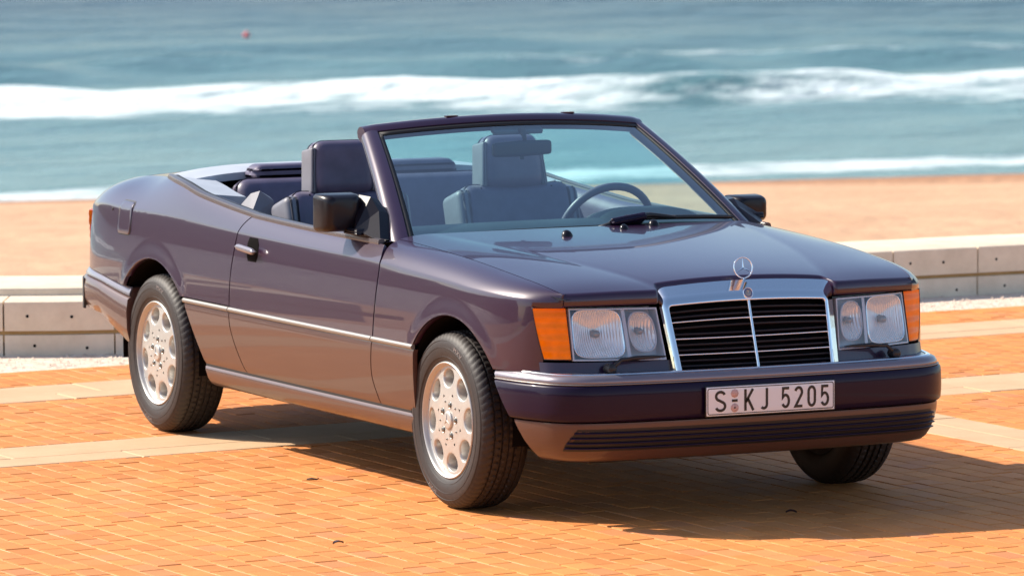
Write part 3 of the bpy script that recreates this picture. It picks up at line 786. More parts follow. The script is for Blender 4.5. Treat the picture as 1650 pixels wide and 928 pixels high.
# ---- trunk, tonneau and rear face
mb = MB(); P = []
for x in np.linspace(-2.385, -1.40, 60):
    fy = float(QFY(x))-.004; fz = float(QFZ(x)); P.append([(x, fy*a, fz+.030*(1-a*a)*min(1, (x+2.385)/.25+.2)) for a in np.linspace(-1, 1, 41)])
panel(mb, np.array(P), (0, 0, 1), .015); mb.build('trunk_lid', 'paint', car)
mb = MB(); P = []
zs_ = np.linspace(.58, .83, 14)
for a in np.linspace(-1, 1, 41):
    P.append([(-2.385-.030*(1-a*a)-.02*(1-abs((z-.68)/.15))*.5, a*(.62+.02*(.83-z)), z) for z in zs_])
mb.grid(np.array(P)); mb.build('rear_panel', 'paint', car)
# tail lamps wrap the rear corners
mb = MB(); P = []
for x, y in ((-2.400, .46), (-2.398, .56), (-2.385, .615), (-2.360, .658), (-2.322, .697), (-2.28, .727), (-2.245, .745)):
    P.append([(x-(.010 if k else 0), -(y+.018+(.002 if k % 2 else 0)), .648+(.832-.648)*k/12) for k in range(13)])
panel(mb, np.array(P), (-1, -.5, 0), .02); tl = both(mb, 'tail_lamp', 'red', car)
mb = MB(); Q = np.array(P)[:, 8:]; Q = Q+np.array([-.004, -.004, 0]); Q[-1, :, 0] += .006; panel(mb, Q, (-1, -.5, 0), .03); 
a_ = mb.build('amber_lens', 'amber', tl[0], ); m2 = MB(); m2.V, m2.F = list(mb.V), list(mb.F); m2.mirror().build('amber_lens', 'amber', tl[1])
# fuel flap on the right rear quarter
mb = MB(); fx0, fx1, fz0, fz1 = -1.745, -1.600, .775, .905; P = []
def on_q(x, z, off):
    w = w_of(x, z)
    if w > 1:
        ws_ = np.linspace(1, 2, 80); zz = S(np.full(80, x), ws_, *QA)[:, 2]; w = float(np.interp(z, zz, ws_))
    q = S(x, w, *QA); return (q[0], q[1]-off, q[2]+off*.2)
def rrect(x0, x1, z0, z1, r, n=6):
    out = []
    for cx, cz, a0 in ((x1-r, z1-r, 0), (x0+r, z1-r, 90), (x0+r, z0+r, 180), (x1-r, z0+r, 270)):
        for k in range(n+1): a = R(a0+90*k/n); out.append((cx+r*math.cos(a), cz+r*math.sin(a)))
    return out
cx_, cz_ = (fx0+fx1)/2, (fz0+fz1)/2
rings = []
for g_, off in ((.0, -.006), (.0, .0035), (.003, .0045)):
    rings.append([on_q(x, z, off) for x, z in rrect(fx0+g_, fx1-g_, fz0+g_, fz1-g_, .022)])
for f in (.75, .5, .25, .02):
    rings.append([on_q(cx_+(x-cx_)*f, cz_+(z-cz_)*f, .0045) for x, z in rrect(fx0+.003, fx1-.003, fz0+.003, fz1-.003, .022)])
flap = MB().grid(np.array(rings), cv=True).build('fuel_flap', 'paint', car)
rg = [[on_q(cx_+(x-cx_)*f, cz_+(z-cz_)*f2, .0012) for x, z in rrect(fx0, fx1, fz0, fz1, .022)] for f, f2 in ((1.06, 1.07), (.98, .98))]
MB().grid(np.array(rg), cv=True).build('flap_gap', 'seal', flap)
q = on_q(-1.835, .865, .001)
MB().grid(np.array([[(q[0]+r*math.cos(t), q[1]-h, q[2]+r*math.sin(t)) for t in np.linspace(0, 2*math.pi, 10, endpoint=False)] for r, h in ((.007, 0), (.006, .002), (.0005, .0025))]), cv=True).build('antenna_grommet', 'seal', car)
# door handles: recessed dish, cup and chrome grip
for di, sgn in ((0, 1), (1, -1)):
    hx, hz = -.335, .806
    def on_d(x, z, off):
        q = S(x, w_of(x, min(z, float(ZC(x))-.001)), *DA); return (q[0], sgn*(q[1]-off), q[2])
    rg = []
    for f, off in ((1.0, .0008), (.93, .0018), (.5, .0018), (.02, .0018)):
        pts = [(-.052, -.022), (-.040, -.044), (.040, -.044), (.052, -.022), (.055, .022), (.040, .047), (-.040, .047), (-.055, .022)]
        rg.append([on_d(hx+.012+a*f, hz-.002+b*f, off) for a, b in pts])
    cup = MB().grid(np.array(rg), cv=True).build('handle_cup', 'void', doors[di])
    g_ = MB(); P = []
    for u in np.linspace(0, 1, 24):
        x = hx-.088+.172*u; e = max(.03, math.sqrt(max(0, 1-(2*u-1)**8)))
        q = on_d(x, hz+.002-.010*u+.004, 0); off = .036
        P.append([(q[0], q[1]-sgn*(off-.010+.010*math.cos(t)), q[2]+.0135*e*math.sin(t)) for t in np.linspace(0, 2*math.pi, 12, endpoint=False)])
    g_.grid(np.array(P), cv=True); g_.F.append(tuple(range(12))); g_.F.append(tuple(23*12+i for i in range(12)))
    g_.build('handle', 'greytrim', doors[di])
# belt moulding along door top and quarter up around the tonneau
mb = MB(); P = []
def belt_pt(x):
    if x > -.43: return np.array([x, .812, float(DFZ(x))])
    return np.array([x, float(QFY(x)), float(QFZ(x))])
bx = np.concatenate([np.linspace(.735, -.40, 40), np.linspace(-.46, -1.47, 40)])
for x in bx:
    q = belt_pt(x); P.append([(q[0], -(q[1]+a), q[2]+b) for a, b in ((.004, -.004), (.006, .004), (.003, .013), (-.006, .017), (-.018, .016), (-.022, .004))])
mb.grid(np.array(P)); mb.F.append(tuple(range(6))); both(mb, 'belt_moulding', 'belt', car, sharp=40)
mb = MB(); P = []
for x in bx:
    q = belt_pt(x); P.append([(q[0], -(q[1]+a), q[2]+b) for a, b in ((-.024, .002), (-.024, .012), (-.040, .012), (-.044, -.03))])
mb.grid(np.array(P)); both(mb, 'window_seal', 'seal', car)
# ------------------------------------------------------------------ CAR: bumpers, front lamps, grille
def smooth_path(pts, n, it=3):
    p = np.array(pts, float)
    for _ in range(it):      # corner cutting keeps the ends
        q = [p[0]]
        for a, b in zip(p[:-1], p[1:]): q += [.75*a+.25*b, .25*a+.75*b]
        q.append(p[-1]); p = np.array(q)
    d = np.concatenate([[0], np.cumsum(np.hypot(*np.diff(p, axis=0).T))])
    s = np.linspace(0, d[-1], n); return np.stack([np.interp(s, d, p[:, 0]), np.interp(s, d, p[:, 1])], 1)
FPATH = smooth_path([(2.192, 0), (2.187, .24), (2.174, .46), (2.153, .61), (2.126, .700), (2.066, .768), (1.975, .803), (1.87, .833), (1.74, .848), (1.60, .853)], 260)   # (x, |y|), centre to right end
def path_offset(path):
    t = np.gradient(path, axis=0); t /= np.hypot(t[:, 0], t[:, 1])[:, None]
    return np.stack([t[:, 1], -t[:, 0]], 1)*np.array([1, 1])
FN = path_offset(FPATH); FN = np.where((FN[:, :1] > 0), FN, -FN) if FN[0, 0] < 0 else FN
def fb_row(z, off, n, x_end):
    """full row right end -> left end at height z with outward offset"""
    k = int(np.argmin(np.abs(FPATH[:, 0]-x_end) + (FPATH[:, 1] < .6)*9)); idx = np.linspace(0, k, n)
    x = np.interp(idx, range(260), FPATH[:, 0]); y = np.interp(idx, range(260), FPATH[:, 1])
    nx = np.interp(idx, range(260), FN[:, 0]); ny = np.interp(idx, range(260), FN[:, 1])
    x = x+nx*off; y = y+ny*off
    return np.concatenate([np.stack([x, -y, np.full(n, z)], 1)[::-1], np.stack([x, y, np.full(n, z)], 1)[1:]], 0)
def fend(z): return float(np.interp(z, [.23, .25, .37, .53, .56], [1.955, 1.945, 1.868, 1.735, 1.725]))
def fb_part(rows, name, mat, parent, n=90, caps=True, **k):
    P = np.stack([fb_row(z, o, n, fend(z)) for z, o in rows], 1); mb = MB().grid(P)
    if caps: m_ = len(rows); mb.F.append(tuple(range(m_))); mb.F.append(tuple((P.shape[0]-1)*m_+i for i in range(m_)))
    return mb.build(name, mat, parent, **k)
fbump = fb_part([(.502, -.05), (.5025, -.006), (.500, .002), (.495, .0060), (.470, .0085), (.440, .0092), (.410, .0085), (.385, .0065), (.379, .002), (.376, -.006), (.376, -.05)], 'front_bumper', 'bumper', car, sharp=50)
fb_part([(.536, -.16), (.537, -.045), (.536, -.030), (.530, -.016), (.520, -.008), (.510, -.005), (.506, -.008), (.506, -.05)], 'bumper_ledge', 'greytrim', fbump, sharp=60)
fb_part([(.5385, -.047), (.5405, -.041), (.5395, -.034), (.536, -.031)], 'chrome_line', 'chrome', fbump, caps=False)
fb_part([(.5065, -.010), (.5075, -.0035), (.5055, .0005), (.503, -.0035)], 'chrome_line', 'satin', fbump, caps=False)
fb_part([(.379, -.03), (.372, -.03)], 'bumper_gap', 'seal', fbump, caps=False)
apron = fb_part([(.373, -.05), (.3735, -.012), (.371, -.007), (.362, -.006), (.340, -.008), (.300, -.018), (.270, -.032), (.250, -.045), (.238, -.060), (.233, -.080), (.233, -.16)], 'front_apron', 'clad', car, sharp=55)
# ribbed black air intake in the apron
def fb_span(rows, yr, yl, name, mat, parent, n=60):
    """strip between right |y|=yr and left |y|=yl at the nose"""
    out = []
    for z, off, e in rows:
        row = []
        for y in np.linspace(-(yr-e), yl-e, n):
            k = np.interp(abs(y), FPATH[:, 1], range(260)); x = np.interp(k, range(260), FPATH[:, 0]); nx = np.interp(k, range(260), FN[:, 0]); ny = np.interp(k, range(260), FN[:, 1])
            row.append((x+nx*off, y+math.copysign(1, y)*ny*off, z))
        out.append(row)
    mb = MB().grid(np.array(out)); return mb.build(name, mat, parent)
ap_off = lambda z: float(np.interp(z, [.25, .27, .30, .34, .362], [-.045, -.032, -.018, -.008, -.006]))
fb_span([(.274, ap_off(.274)+.0012, 0), (.285, ap_off(.285)+.0012, .005), (.300, ap_off(.300)+.0012, .012), (.330, ap_off(.330)+.0012, .035), (.352, ap_off(.352)+.0012, .05)], .755, .755, 'air_intake', 'black', apron)
for z, e in ((.338, .035), (.320, .022), (.302, .012), (.284, .004)):
    fb_span([(z-.0035, ap_off(z)+.001, e), (z-.003, ap_off(z)+.009, e), (z+.001, ap_off(z)+.011, e), (z+.0035, ap_off(z)+.002, e)], .75, .75, 'intake_rib', 'bumper', apron)
# number plate
plate = bevbox('number_plate', (2.2065, 0, .4335), (.003, .2575, .054), .0025, 'plate_black', car, seg=2)
bevbox('plate_face', (2.2085, 0, .4335), (.0022, .2535, .0505), .002, 'white_plate', plate, seg=2)
def frame_ribbon(y0, y1, z0, z1, w, x, r):
    o = rrect(y0, y1, z0, z1, r); i = rrect(y0+w, y1-w, z0+w, z1-w, max(r-w, .002))
    return MB().grid(np.array([[(x, a, b) for a, b in o], [(x, a, b) for a, b in i]]), cv=True)
frame_ribbon(-.250, .250, .387, .480, .0032, 2.2111, .009).build('plate_border', 'plate_black', plate, smooth=False)
def ribbon(pts, w, closed=False):
    pts = [np.array(q, float) for q in pts]
    keep = [pts[0]]
    for q in pts[1:]:
        if np.linalg.norm(q-keep[-1]) > 2e-4: keep.append(q)
    if closed and np.linalg.norm(keep[0]-keep[-1]) < 2e-4: keep.pop()
    pts = keep; n = len(pts); Lf, Rt = [], []
    for i in range(n):
        a = pts[i-1] if (i or closed) else None; b = pts[(i+1) % n] if (i < n-1 or closed) else None
        d1 = (pts[i]-a)/np.linalg.norm(pts[i]-a) if a is not None else None; d2 = (b-pts[i])/np.linalg.norm(b-pts[i]) if b is not None else None
        t = d1 if d2 is None else d2 if d1 is None else (d1+d2)
        t = t/np.linalg.norm(t); nn = np.array([-t[1], t[0]]); sc = 1.0
        if d1 is not None and d2 is not None: sc = 1/max(.45, abs(np.dot(nn, [-d2[1], d2[0]])))
        Lf.append(pts[i]+nn*w/2*sc); Rt.append(pts[i]-nn*w/2*sc)
    return Lf, Rt
def arc(cx, cy, rx, ry, a0, a1, n=10): return [(cx+rx*math.cos(R(a0+(a1-a0)*k/n)), cy+ry*math.sin(R(a0+(a1-a0)*k/n))) for k in range(n+1)]
GL = {   # stroke letters in a unit cell: width .56, height 1
 'S': (.60, [[*arc(.30, .73, .225, .20, 20, 180, 10), *arc(.30, .73, .225, .20, 180, 250, 5), *arc(.30, .27, .235, .205, 70, 0, 5), *arc(.30, .27, .235, .205, 0, -160, 12)]]),
 'K': (.60, [[(.09, .0), (.09, 1)], [(.53, 1), (.12, .40)], [(.235, .56), (.55, 0)]]),
 'J': (.46, [[(.37, 1), (.37, .24), *arc(.20, .24, .17, .175, 0, -140, 8)]]),
 '5': (.56, [[(.50, .935), (.13, .935), (.10, .50), *arc(.275, .345, .205, .275, 120, 0, 8), *arc(.275, .345, .205, .275, 0, -150, 10)]]),
 '2': (.56, [[*arc(.28, .72, .20, .215, 165, 0, 10), *arc(.28, .72, .20, .215, 0, -35, 3), (.085, .065), (.51, .065)]]),
 '0': (.56, [[*arc(.28, .70, .195, .235, 0, 180, 12), *arc(.28, .30, .195, .235, 180, 360, 12)]]),
}
def glyph(ch, y0, z0, h, wsc, stroke, parent):
    w, strokes = GL[ch]; mb = MB()
    for s_ in strokes:
        closed = ch == '0'; pts = [(y0+a*h*wsc, z0+b*h) for a, b in s_]
        L_, R_ = ribbon(pts, stroke, closed); mb.grid(np.array([[(2.2114, *a) for a in L_], [(2.2114, *a) for a in R_]]), cv=closed)
        if ch == 'S' or True:
            pass
    return mb.build('plate_character', 'plate_black', parent, smooth=False), w*h*wsc
z0, hh = .396, .075
for ch, y in (('S', -.222), ('K', -.107), ('J', -.042), ('5', .040), ('2', .092), ('0', .144), ('5', .196)):
    wsc = {'S': 1.02, 'K': .90, 'J': .93}.get(ch, .86)
    glyph(ch, y, z0, hh, wsc, .0098, plate)
mb = MB().box((2.2112, -.143, .4335), (.0006, .011, .0045)); mb.build('plate_dash', 'plate_black', plate, smooth=False)
for zc_ in (.4585, .4085):
    s_ = MB().grid(np.array([[(2.2108+h, -.143+r*math.sin(t), zc_+r*math.cos(t)) for t in np.linspace(0, 2*math.pi, 8 if zc_ > .43 else 20, endpoint=False)] for r, h in ((.0155, 0), (.0150, .0012), (.0005, .0012))]), cv=True)
    so_ = s_.build('plate_seal', 'stamp', plate)
    MB().grid(np.array([[(2.2122, -.143+r*math.sin(t), zc_+r*math.cos(t)) for t in np.linspace(0, 2*math.pi, 10, endpoint=False)] for r in (.0035, .0005)]), cv=True).build('screw', 'plate_black' if zc_ < .43 else 'stamp', so_)
# ---- filler panel under the lamps
def nose(y, z, off=0.):
    """front plane of the lamps: leans back with height, sweeps back outward"""
    a = abs(y); x = np.interp(a, [0, .345, .50, .60, .665, .71, .745, .765], [2.098, 2.083, 2.058, 2.036, 2.014, 1.992, 1.965, 1.935])
    return np.array([x-(z-.575)*.25+off, y, z])
mb = MB(); P = np.array([[nose(-y, z, -.004) for z in (.53, .535, .550, .565, .572)] for y in np.linspace(.30, .762, 40)]); panel(mb, P, (1, 0, 0), .02)
both(mb, 'front_filler_panel', 'paint', car)
mb = MB(); mb.grid(np.array([[nose(y, z, -.075) for z in (.50, .60, .70, .77)] for y in np.linspace(-.74, .74, 40)])); mb.build('front_bulkhead', 'void', car)
# ---- headlamps
def HLp(u, v, depth=0., sg=1):
    """u 0 outer..1 inner, v 0 bottom..1 top on the lamp front (right-hand lamp, sg=-1 mirrors)"""
    yo = .668-.003*v; yi = .342+.016*v; a = yo+(yi-yo)*u; z = .578+.178*v-.004*u*(1)
    q = nose(-a, z, -depth); return (q[0], q[1]*sg, q[2])
for sg in (1, -1):
    lamp = MB()
    ub = [0, .012, .988, 1]; P = []
    # housing frame, walls and back
    rim = [(0, 0), (1, 0), (1, 1), (0, 1)]; rim2 = [(.014, .03), (.986, .03), (.986, .97), (.014, .97)]
    rings = []
    def ring(c, dep):
        pts = []
        for k in range(4):
            a, b = c[k], c[(k+1) % 4]
            for f in np.linspace(0, 1, 12, endpoint=False): pts.append(HLp(a[0]+(b[0]-a[0])*f, a[1]+(b[1]-a[1])*f, dep, sg))
        return pts
    lamp.grid(np.array([ring(rim, .02), ring(rim, -.001), ring(rim2, -.001), ring(rim2, .055)]), cv=True)
    lamp.grid(np.array([[HLp(u, v, .055, sg) for v in np.linspace(0, 1, 8)] for u in np.linspace(0, 1, 24)]))
    lo = lamp.build('headlamp', 'lampgrey', car, sharp=40)
    # main reflector: rounded square bowl
    def bowl(u0, u1, v0, v1, dep, pw, rings_n=10, n=48):
        out = []
        for i in range(rings_n+1):
            r = 1-i/rings_n*.97; row = []
            for t in np.linspace(0, 2*math.pi, n, endpoint=False):
                c, s2 = math.cos(t), math.sin(t); k = (abs(c)**pw+abs(s2)**pw)**(-1/pw)
                row.append(HLp((u0+u1)/2+(u1-u0)/2*r*c*k, (v0+v1)/2+(v1-v0)/2*r*s2*k, .006+dep*(1-r*r), sg))
            out.append(row)
        return np.array(out)
    def rimring(u0, u1, v0, v1, pw, name, mat, w=.05, n=48):
        out = []
        for f, dep in ((1.0, .010), (1.0, .002), (1-w, .002), (1-w*1.4, .014)):
            row = []
            for t in np.linspace(0, 2*math.pi, n, endpoint=False):
                c, s2 = math.cos(t), math.sin(t); k = (abs(c)**pw+abs(s2)**pw)**(-1/pw)
                row.append(HLp((u0+u1)/2+(u1-u0)/2*f*c*k, (v0+v1)/2+(v1-v0)/2*f*s2*k, dep, sg))
            out.append(row)
        return MB().grid(np.array(out), cv=True).build(name, mat, lo)
    MB().grid(bowl(.03, .565, .07, .96, .042, 5), cv=True).build('reflector', 'reflector', lo)
    rimring(.022, .575, .05, .975, 5, 'lamp_rim', 'chrome', .04)
    MB().grid(bowl(.655, .93, .18, .90, .040, 2.6), cv=True).build('fog_reflector', 'reflector', lo)
    rimring(.64, .945, .15, .93, 2.6, 'lamp_rim', 'lampgrey', .06)
    for uc, vc, rr in ((.30, .50, .014), (.79, .54, .012)):
        b_ = MB(); out = []
        for f, dep in ((1, .045), (1, .022), (.85, .015), (.4, .011), (.02, .010)):
            c0 = HLp(uc, vc, dep, sg); out.append([(c0[0], c0[1]+rr*f*math.cos(t), c0[2]+rr*f*math.sin(t)) for t in np.linspace(0, 2*math.pi, 16, endpoint=False)])
        b_.grid(np.array(out), cv=True).build('bulb_shield', 'satin', lo)
    MB().grid(np.array([[HLp(u, v, -.004-.003*math.sin(math.pi*v)*math.sin(math.pi*u), sg) for v in np.linspace(.012, .988, 12)] for u in np.linspace(.006, .994, 40)])).build('lens', 'lampglass', lo)
    MB().grid(np.array([[HLp(u, v, .003, sg) for v in np.linspace(.03, .97, 6)] for u in (.585, .6, .615, .625)])).build('lamp_divider', 'lampgrey', lo)
# ---- corner indicators
def ind(sg):
    P = []
    for u in np.linspace(0, 1, 22):
        row = []
        for v in np.linspace(0, 1, 26):
            z = .583+.174*v; a = nose(.673, z)[:2]; xe = float(xr_of(np.array(z)))+.003; e = np.array([xe, float(ysid(xe, z))+.001])
            c = a+np.array([-.0135, .036]); q = (1-u)**2*a+2*u*(1-u)*c+u*u*e
            row.append((q[0], -sg*q[1], z))
        P.append(row)
    return np.array(P)
for sg in (1, -1):
    P = ind(sg); mb = MB(); panel(mb, P, (1, -sg*.6, 0), .03)
    io = mb.build('indicator', 'amber', car)
    Q = ind(sg); c = Q.mean(axis=(0, 1)); e = []
    border = np.concatenate([Q[0, :], Q[1:, -1], Q[-1, ::-1][1:], Q[::-1, 0][1:-1]]); n_ = np.array([1, -sg*.6, 0]); n_ = n_/np.linalg.norm(n_)
    out = border+(border-c)*.03; out2 = border+(border-c)*.0
    MB().grid(np.stack([out-n_*.004, out+n_*.001, border+n_*.0015, border-n_*.004], 0), cv=True).build('indicator_gasket', 'seal', io)
# ---- headlamp wipers
for sg in (1, -1):
    a = MB()
    piv = Vector((2.100, -sg*.565, .553)); el = Vector((2.101, -sg*.527, .584)); tip = Vector((2.103, -sg*.355, .588))
    tube_add(a, [piv-Vector((.03, 0, .005)), piv, (piv*.5+el*.5), el, el*.6+tip*.4], [.011, .011, .008, .0075, .006], 8)
    wo = a.build('headlamp_wiper', 'black', car)
    b = MB(); tube_add(b, [el+Vector((.002, sg*.012, .002)), el*.7+tip*.3+Vector((.003, 0, .003)), el*.3+tip*.7+Vector((.003, 0, .002)), tip], [.003, .0075, .0065, .002], 8); b.build('wiper_blade', 'black', wo)
    MB().grid(np.array([[(piv.x+h, piv.y+r*math.cos(t), piv.z+r*math.sin(t)) for t in np.linspace(0, 2*math.pi, 12, endpoint=False)] for r, h in ((.018, -.03), (.018, .006), (.014, .012), (.0005, .013))]), cv=True).build('wiper_cap', 'black', wo)
# ---- radiator grille
GO = np.array([2.128, 0, .523]); GU = np.array([-.098, 0, .300]); GU = GU/np.linalg.norm(GU); GN = np.array([GU[2], 0, -GU[0]])
def gp(y, b, d=0.): b2 = b*(1+.055*(1-(y/.34)**2)) if b > .15 else b; return GO+GU*b2+GN*d+np.array([-.018*(y/.33)**2, y, 0])
def rpoly(cs, rad, nc=7, ne=10):
    out = []; n = len(cs)
    for i in range(n):
        p0, p1, p2 = (np.array(cs[(i+k) % n], float) for k in (-1, 0, 1)); r = rad[i]
        d0 = (p0-p1)/np.linalg.norm(p0-p1); d1 = (p2-p1)/np.linalg.norm(p2-p1)
        a, b = p1+d0*r, p1+d1*r
        for k in range(nc): t = k/(nc-1); out.append((1-t)**2*a+2*t*(1-t)*p1+t*t*b)
        nxt = np.array(cs[(i+1) % n], float); rn = rad[(i+1) % n]; dn = (p1-nxt)/np.linalg.norm(p1-nxt); c = nxt+dn*rn
        for k in range(1, ne): out.append(b+(c-b)*k/ne)
    return out
OUT = [(-.316, -.004), (.316, -.004), (.340, .300), (-.340, .300)]; INN = [(-.295, .012), (.295, .012), (.310, .238), (-.310, .238)]
def grow(cs, g): 
    c = np.mean(cs, axis=0); return [(a+math.copysign(g, a-c[0]), b+math.copysign(g, b-c[1])) for a, b in cs]
rings = [(grow(OUT, 0), -.075, (.012, .012, .042, .042)), (grow(OUT, 0), -.010, (.012, .012, .042, .042)), (grow(OUT, -.003), -.002, (.012, .012, .040, .040)), (grow(OUT, -.009), .002, (.010, .010, .036, .036)),
         (grow(INN, .009), .0035, (.008, .008, .020, .020)), (grow(INN, .004), .006, (.007, .007, .017, .017)), (grow(INN, .001), .004, (.006, .006, .014, .014)), (grow(INN, 0), -.003, (.006, .006, .013, .013)), (grow(INN, 0), -.03, (.006, .006, .013, .013))]
grille = MB().grid(np.array([[gp(a, b, d) for a, b in rpoly(c, r)] for c, d, r in rings]), cv=True).build('grille', 'chrome', car)
MB().grid(np.array([[gp(y, b, -.045) for b in np.linspace(0, .28, 8)] for y in np.linspace(-.32, .32, 12)])).build('grille_backing', 'void', grille)
def gbar(name, b, h, d0, d1, mat, y0, y1, n=10):
    mb = MB(); P = []
    for y in np.linspace(y0, y1, n): P.append([gp(y, b-h, d0), gp(y, b-h*.8, d1-.001), gp(y, b, d1), gp(y, b+h*.8, d1-.001), gp(y, b+h, d0)])
    mb.grid(np.array(P)); return mb.build(name, mat, grille)
rowsb = [.012+.226*(k)/4 for k in range(5)]
for k in range(1, 4):
    gbar('grille_chrome_bar', rowsb[k], .0026, -.012, .001, 'chrome', -.311, .311, 14)
for k in range(4):
    for j in (1, 2):
        b = rowsb[k]+(rowsb[k+1]-rowsb[k])*j/3
        for y0, y1 in ((-.310, -.006), (.006, .310)): gbar('grille_slat', b, .0042, -.034, -.010, 'gloss_black', y0, y1, 8)
mb = MB(); P = []
for b in np.linspace(.010, .240, 10): P.append([gp(y, b, d) for y, d in ((-.0052, -.012), (-.0045, .002), (0, .0045), (.0045, .002), (.0052, -.012))])
mb.grid(np.array(P)); mb.build('grille_centre_bar', 'chrome', grille)
# round emblem on the shell and the upright star
def disc_on(b, y, r, prof, name, mat, par, n=28):
    rr = []
    for f, d in prof:
        rr.append([gp(0, b)+np.array([0, y+r*f*math.cos(t), 0])+GU*(r*f*math.sin(t))+GN*d for t in np.linspace(0, 2*math.pi, n, endpoint=False)])
    return MB().grid(np.array(rr), cv=True).build(name, mat, par)
em = disc_on(.263, 0, .0195, ((1, .0), (1, .006), (.93, .0075), (.86, .006), (.84, .0045)), 'emblem', 'chrome', grille)
M['emblem_blue'] = pmat('emblem_blue', (.10, .12, .25), .25, 0, .5)
disc_on(.263, 0, .0195, ((.86, .0045), (.6, .005), (.58, .0055)), 'emblem_ring', 'emblem_blue', em)
disc_on(.263, 0, .0195, ((.60, .0052), (.02, .0060)), 'emblem_disc', 'satin', em)
def star(mb, c, ax_u, ax_v, ax_n, r, th):
    pts = []
    for k in range(6):
        a = R(90+60*k); q = r if k % 2 == 0 else r*.115; pts.append(c+ax_v*(q*math.sin(a))+ax_u*(q*math.cos(a)))
    f, b = c+ax_n*th, c-ax_n*th; V = pts+[f, b]
    mb.add(V, [(k, (k+1) % 6, 6) for k in range(6)]+[((k+1) % 6, k, 7) for k in range(6)])
mb = MB(); c = gp(0, .263)+GN*.0062; star(mb, c, np.array([0., 1, 0]), GU, GN, .0108, .002); mb.build('emblem_star', 'chrome', em, smooth=False)
hc = np.array([2.010, 0, .8735]); ax_n = np.array([.985, 0, .17]); ax_v = np.array([-.17, 0, .985]); ax_u = np.array([0, 1., 0])
om = MB(); rad = .0365
tube_add(om, [hc+ax_u*(rad*math.cos(t))+ax_v*(rad*math.sin(t)) for t in np.linspace(0, 2*math.pi, 40, endpoint=False)], .0024, 8, True)
orn = om.build('hood_ornament', 'chrome', car)
mb = MB(); star(mb, hc, ax_u, ax_v, ax_n, rad, .0042); mb.build('ornament_star', 'chrome', orn, smooth=False)
mb = MB(); tube_add(mb, [hc-ax_v*(rad-.001), hc-ax_v*(rad+.006), hc-ax_v*(rad+.012), hc-ax_v*(rad+.020)+np.array([.004, 0, 0])], [.0035, .004, .006, .012], 12); mb.build('ornament_base', 'chrome', orn)
# ---- rear bumper
RPATH = smooth_path([(-2.452, 0), (-2.449, .25), (-2.440, .46), (-2.418, .60), (-2.372, .70), (-2.295, .772), (-2.18, .815), (-2.0, .840), (-1.8, .850), (-1.55, .853)], 260)
RN = path_offset(RPATH); RN = RN*np.where(RN[:1, :1] > 0, -1, 1)
RN[:, 1] = np.abs(RN[:, 1]); RN[:, 0] = -np.abs(RN[:, 0])
def rb_part(rows, name, mat, parent, n=90):
    cols = []
    for f, off in rows:
        k = int(np.argmin(np.abs(RPATH[:, 0]+1.618) + (RPATH[:, 1] < .6)*9)); idx = np.linspace(0, k, n)
        x = np.interp(idx, range(260), RPATH[:, 0]+RN[:, 0]*off); y = np.interp(idx, range(260), RPATH[:, 1]+RN[:, 1]*off)
        zt = RB_TOP(x)-.004; zb = np.interp(x, [-2.4, -2.15, -1.95, -1.607], [.430, .427, .420, .315])
        z = zb+(zt-zb)*f
        cols.append(np.concatenate([np.stack([x, -y, z], 1)[::-1], np.stack([x, y, z], 1)[1:]], 0))
    P = np.stack(cols, 1); mb = MB().grid(P); m_ = len(rows); mb.F.append(tuple(range(m_))); mb.F.append(tuple((P.shape[0]-1)*m_+i for i in range(m_)))
    return mb.build(name, mat, parent, sharp=50)
rbump = rb_part([(1.0, -.06), (1.0, -.03), (.985, -.018), (.90, -.008), (.86, -.006), (.845, -.012), (.83, -.004), (.80, .004), (.6, .010), (.3, .008), (.06, -.006), (.0, -.03), (0, -.12)], 'rear_bumper', 'clad', car)
rb_part([(.99, -.022), (1.01, -.018), (.99, -.0135), (.90, -.004), (.87, -.004), (.865, -.012)], 'bumper_ledge', 'greytrim', rbump)
for sg in (1, -1):
    P = []
    for k in np.linspace(0, 1, 16):
        i = np.interp(-2.36+.215*k, RPATH[::-1, 0], np.arange(259, -1, -1)) if False else float(np.interp(.705+.105*k, RPATH[:, 1], range(260)))
        x = np.interp(i, range(260), RPATH[:, 0]+RN[:, 0]*.012); y = np.interp(i, range(260), RPATH[:, 1]+RN[:, 1]*.012)
        P.append([(x, -sg*y, .43+.125*f) for f in np.linspace(0, 1, 6)])
    mb = MB(); panel(mb, np.array(P), (-1, -sg, 0), .01); mb.build('bumper_insert', 'black', rbump)
# ------------------------------------------------------------------ CAR: windscreen, mirrors, wheels, underside, interior
def base_pt(a): return np.array([.742+.135*(1-a*a), .700*a, .903+.022*(1-a*a)])
def top_pt(a): return np.array([.140+.075*(1-a*a), .548*a, 1.268+.030*(1-a*a)])
def ws_pt(a, v, off=0.):
    q = base_pt(a)*(1-v)+top_pt(a)*v; q = q+np.array([.35, 0, .45])*(.050*v*(1-v)*4*.5)
    return q+np.array([.52, 0, .85])*off
wso = MB().grid(np.array([[ws_pt(a, v) for v in np.linspace(0, 1, 24)] for a in np.linspace(-1, 1, 48)])).build('windscreen', 'glass', car)
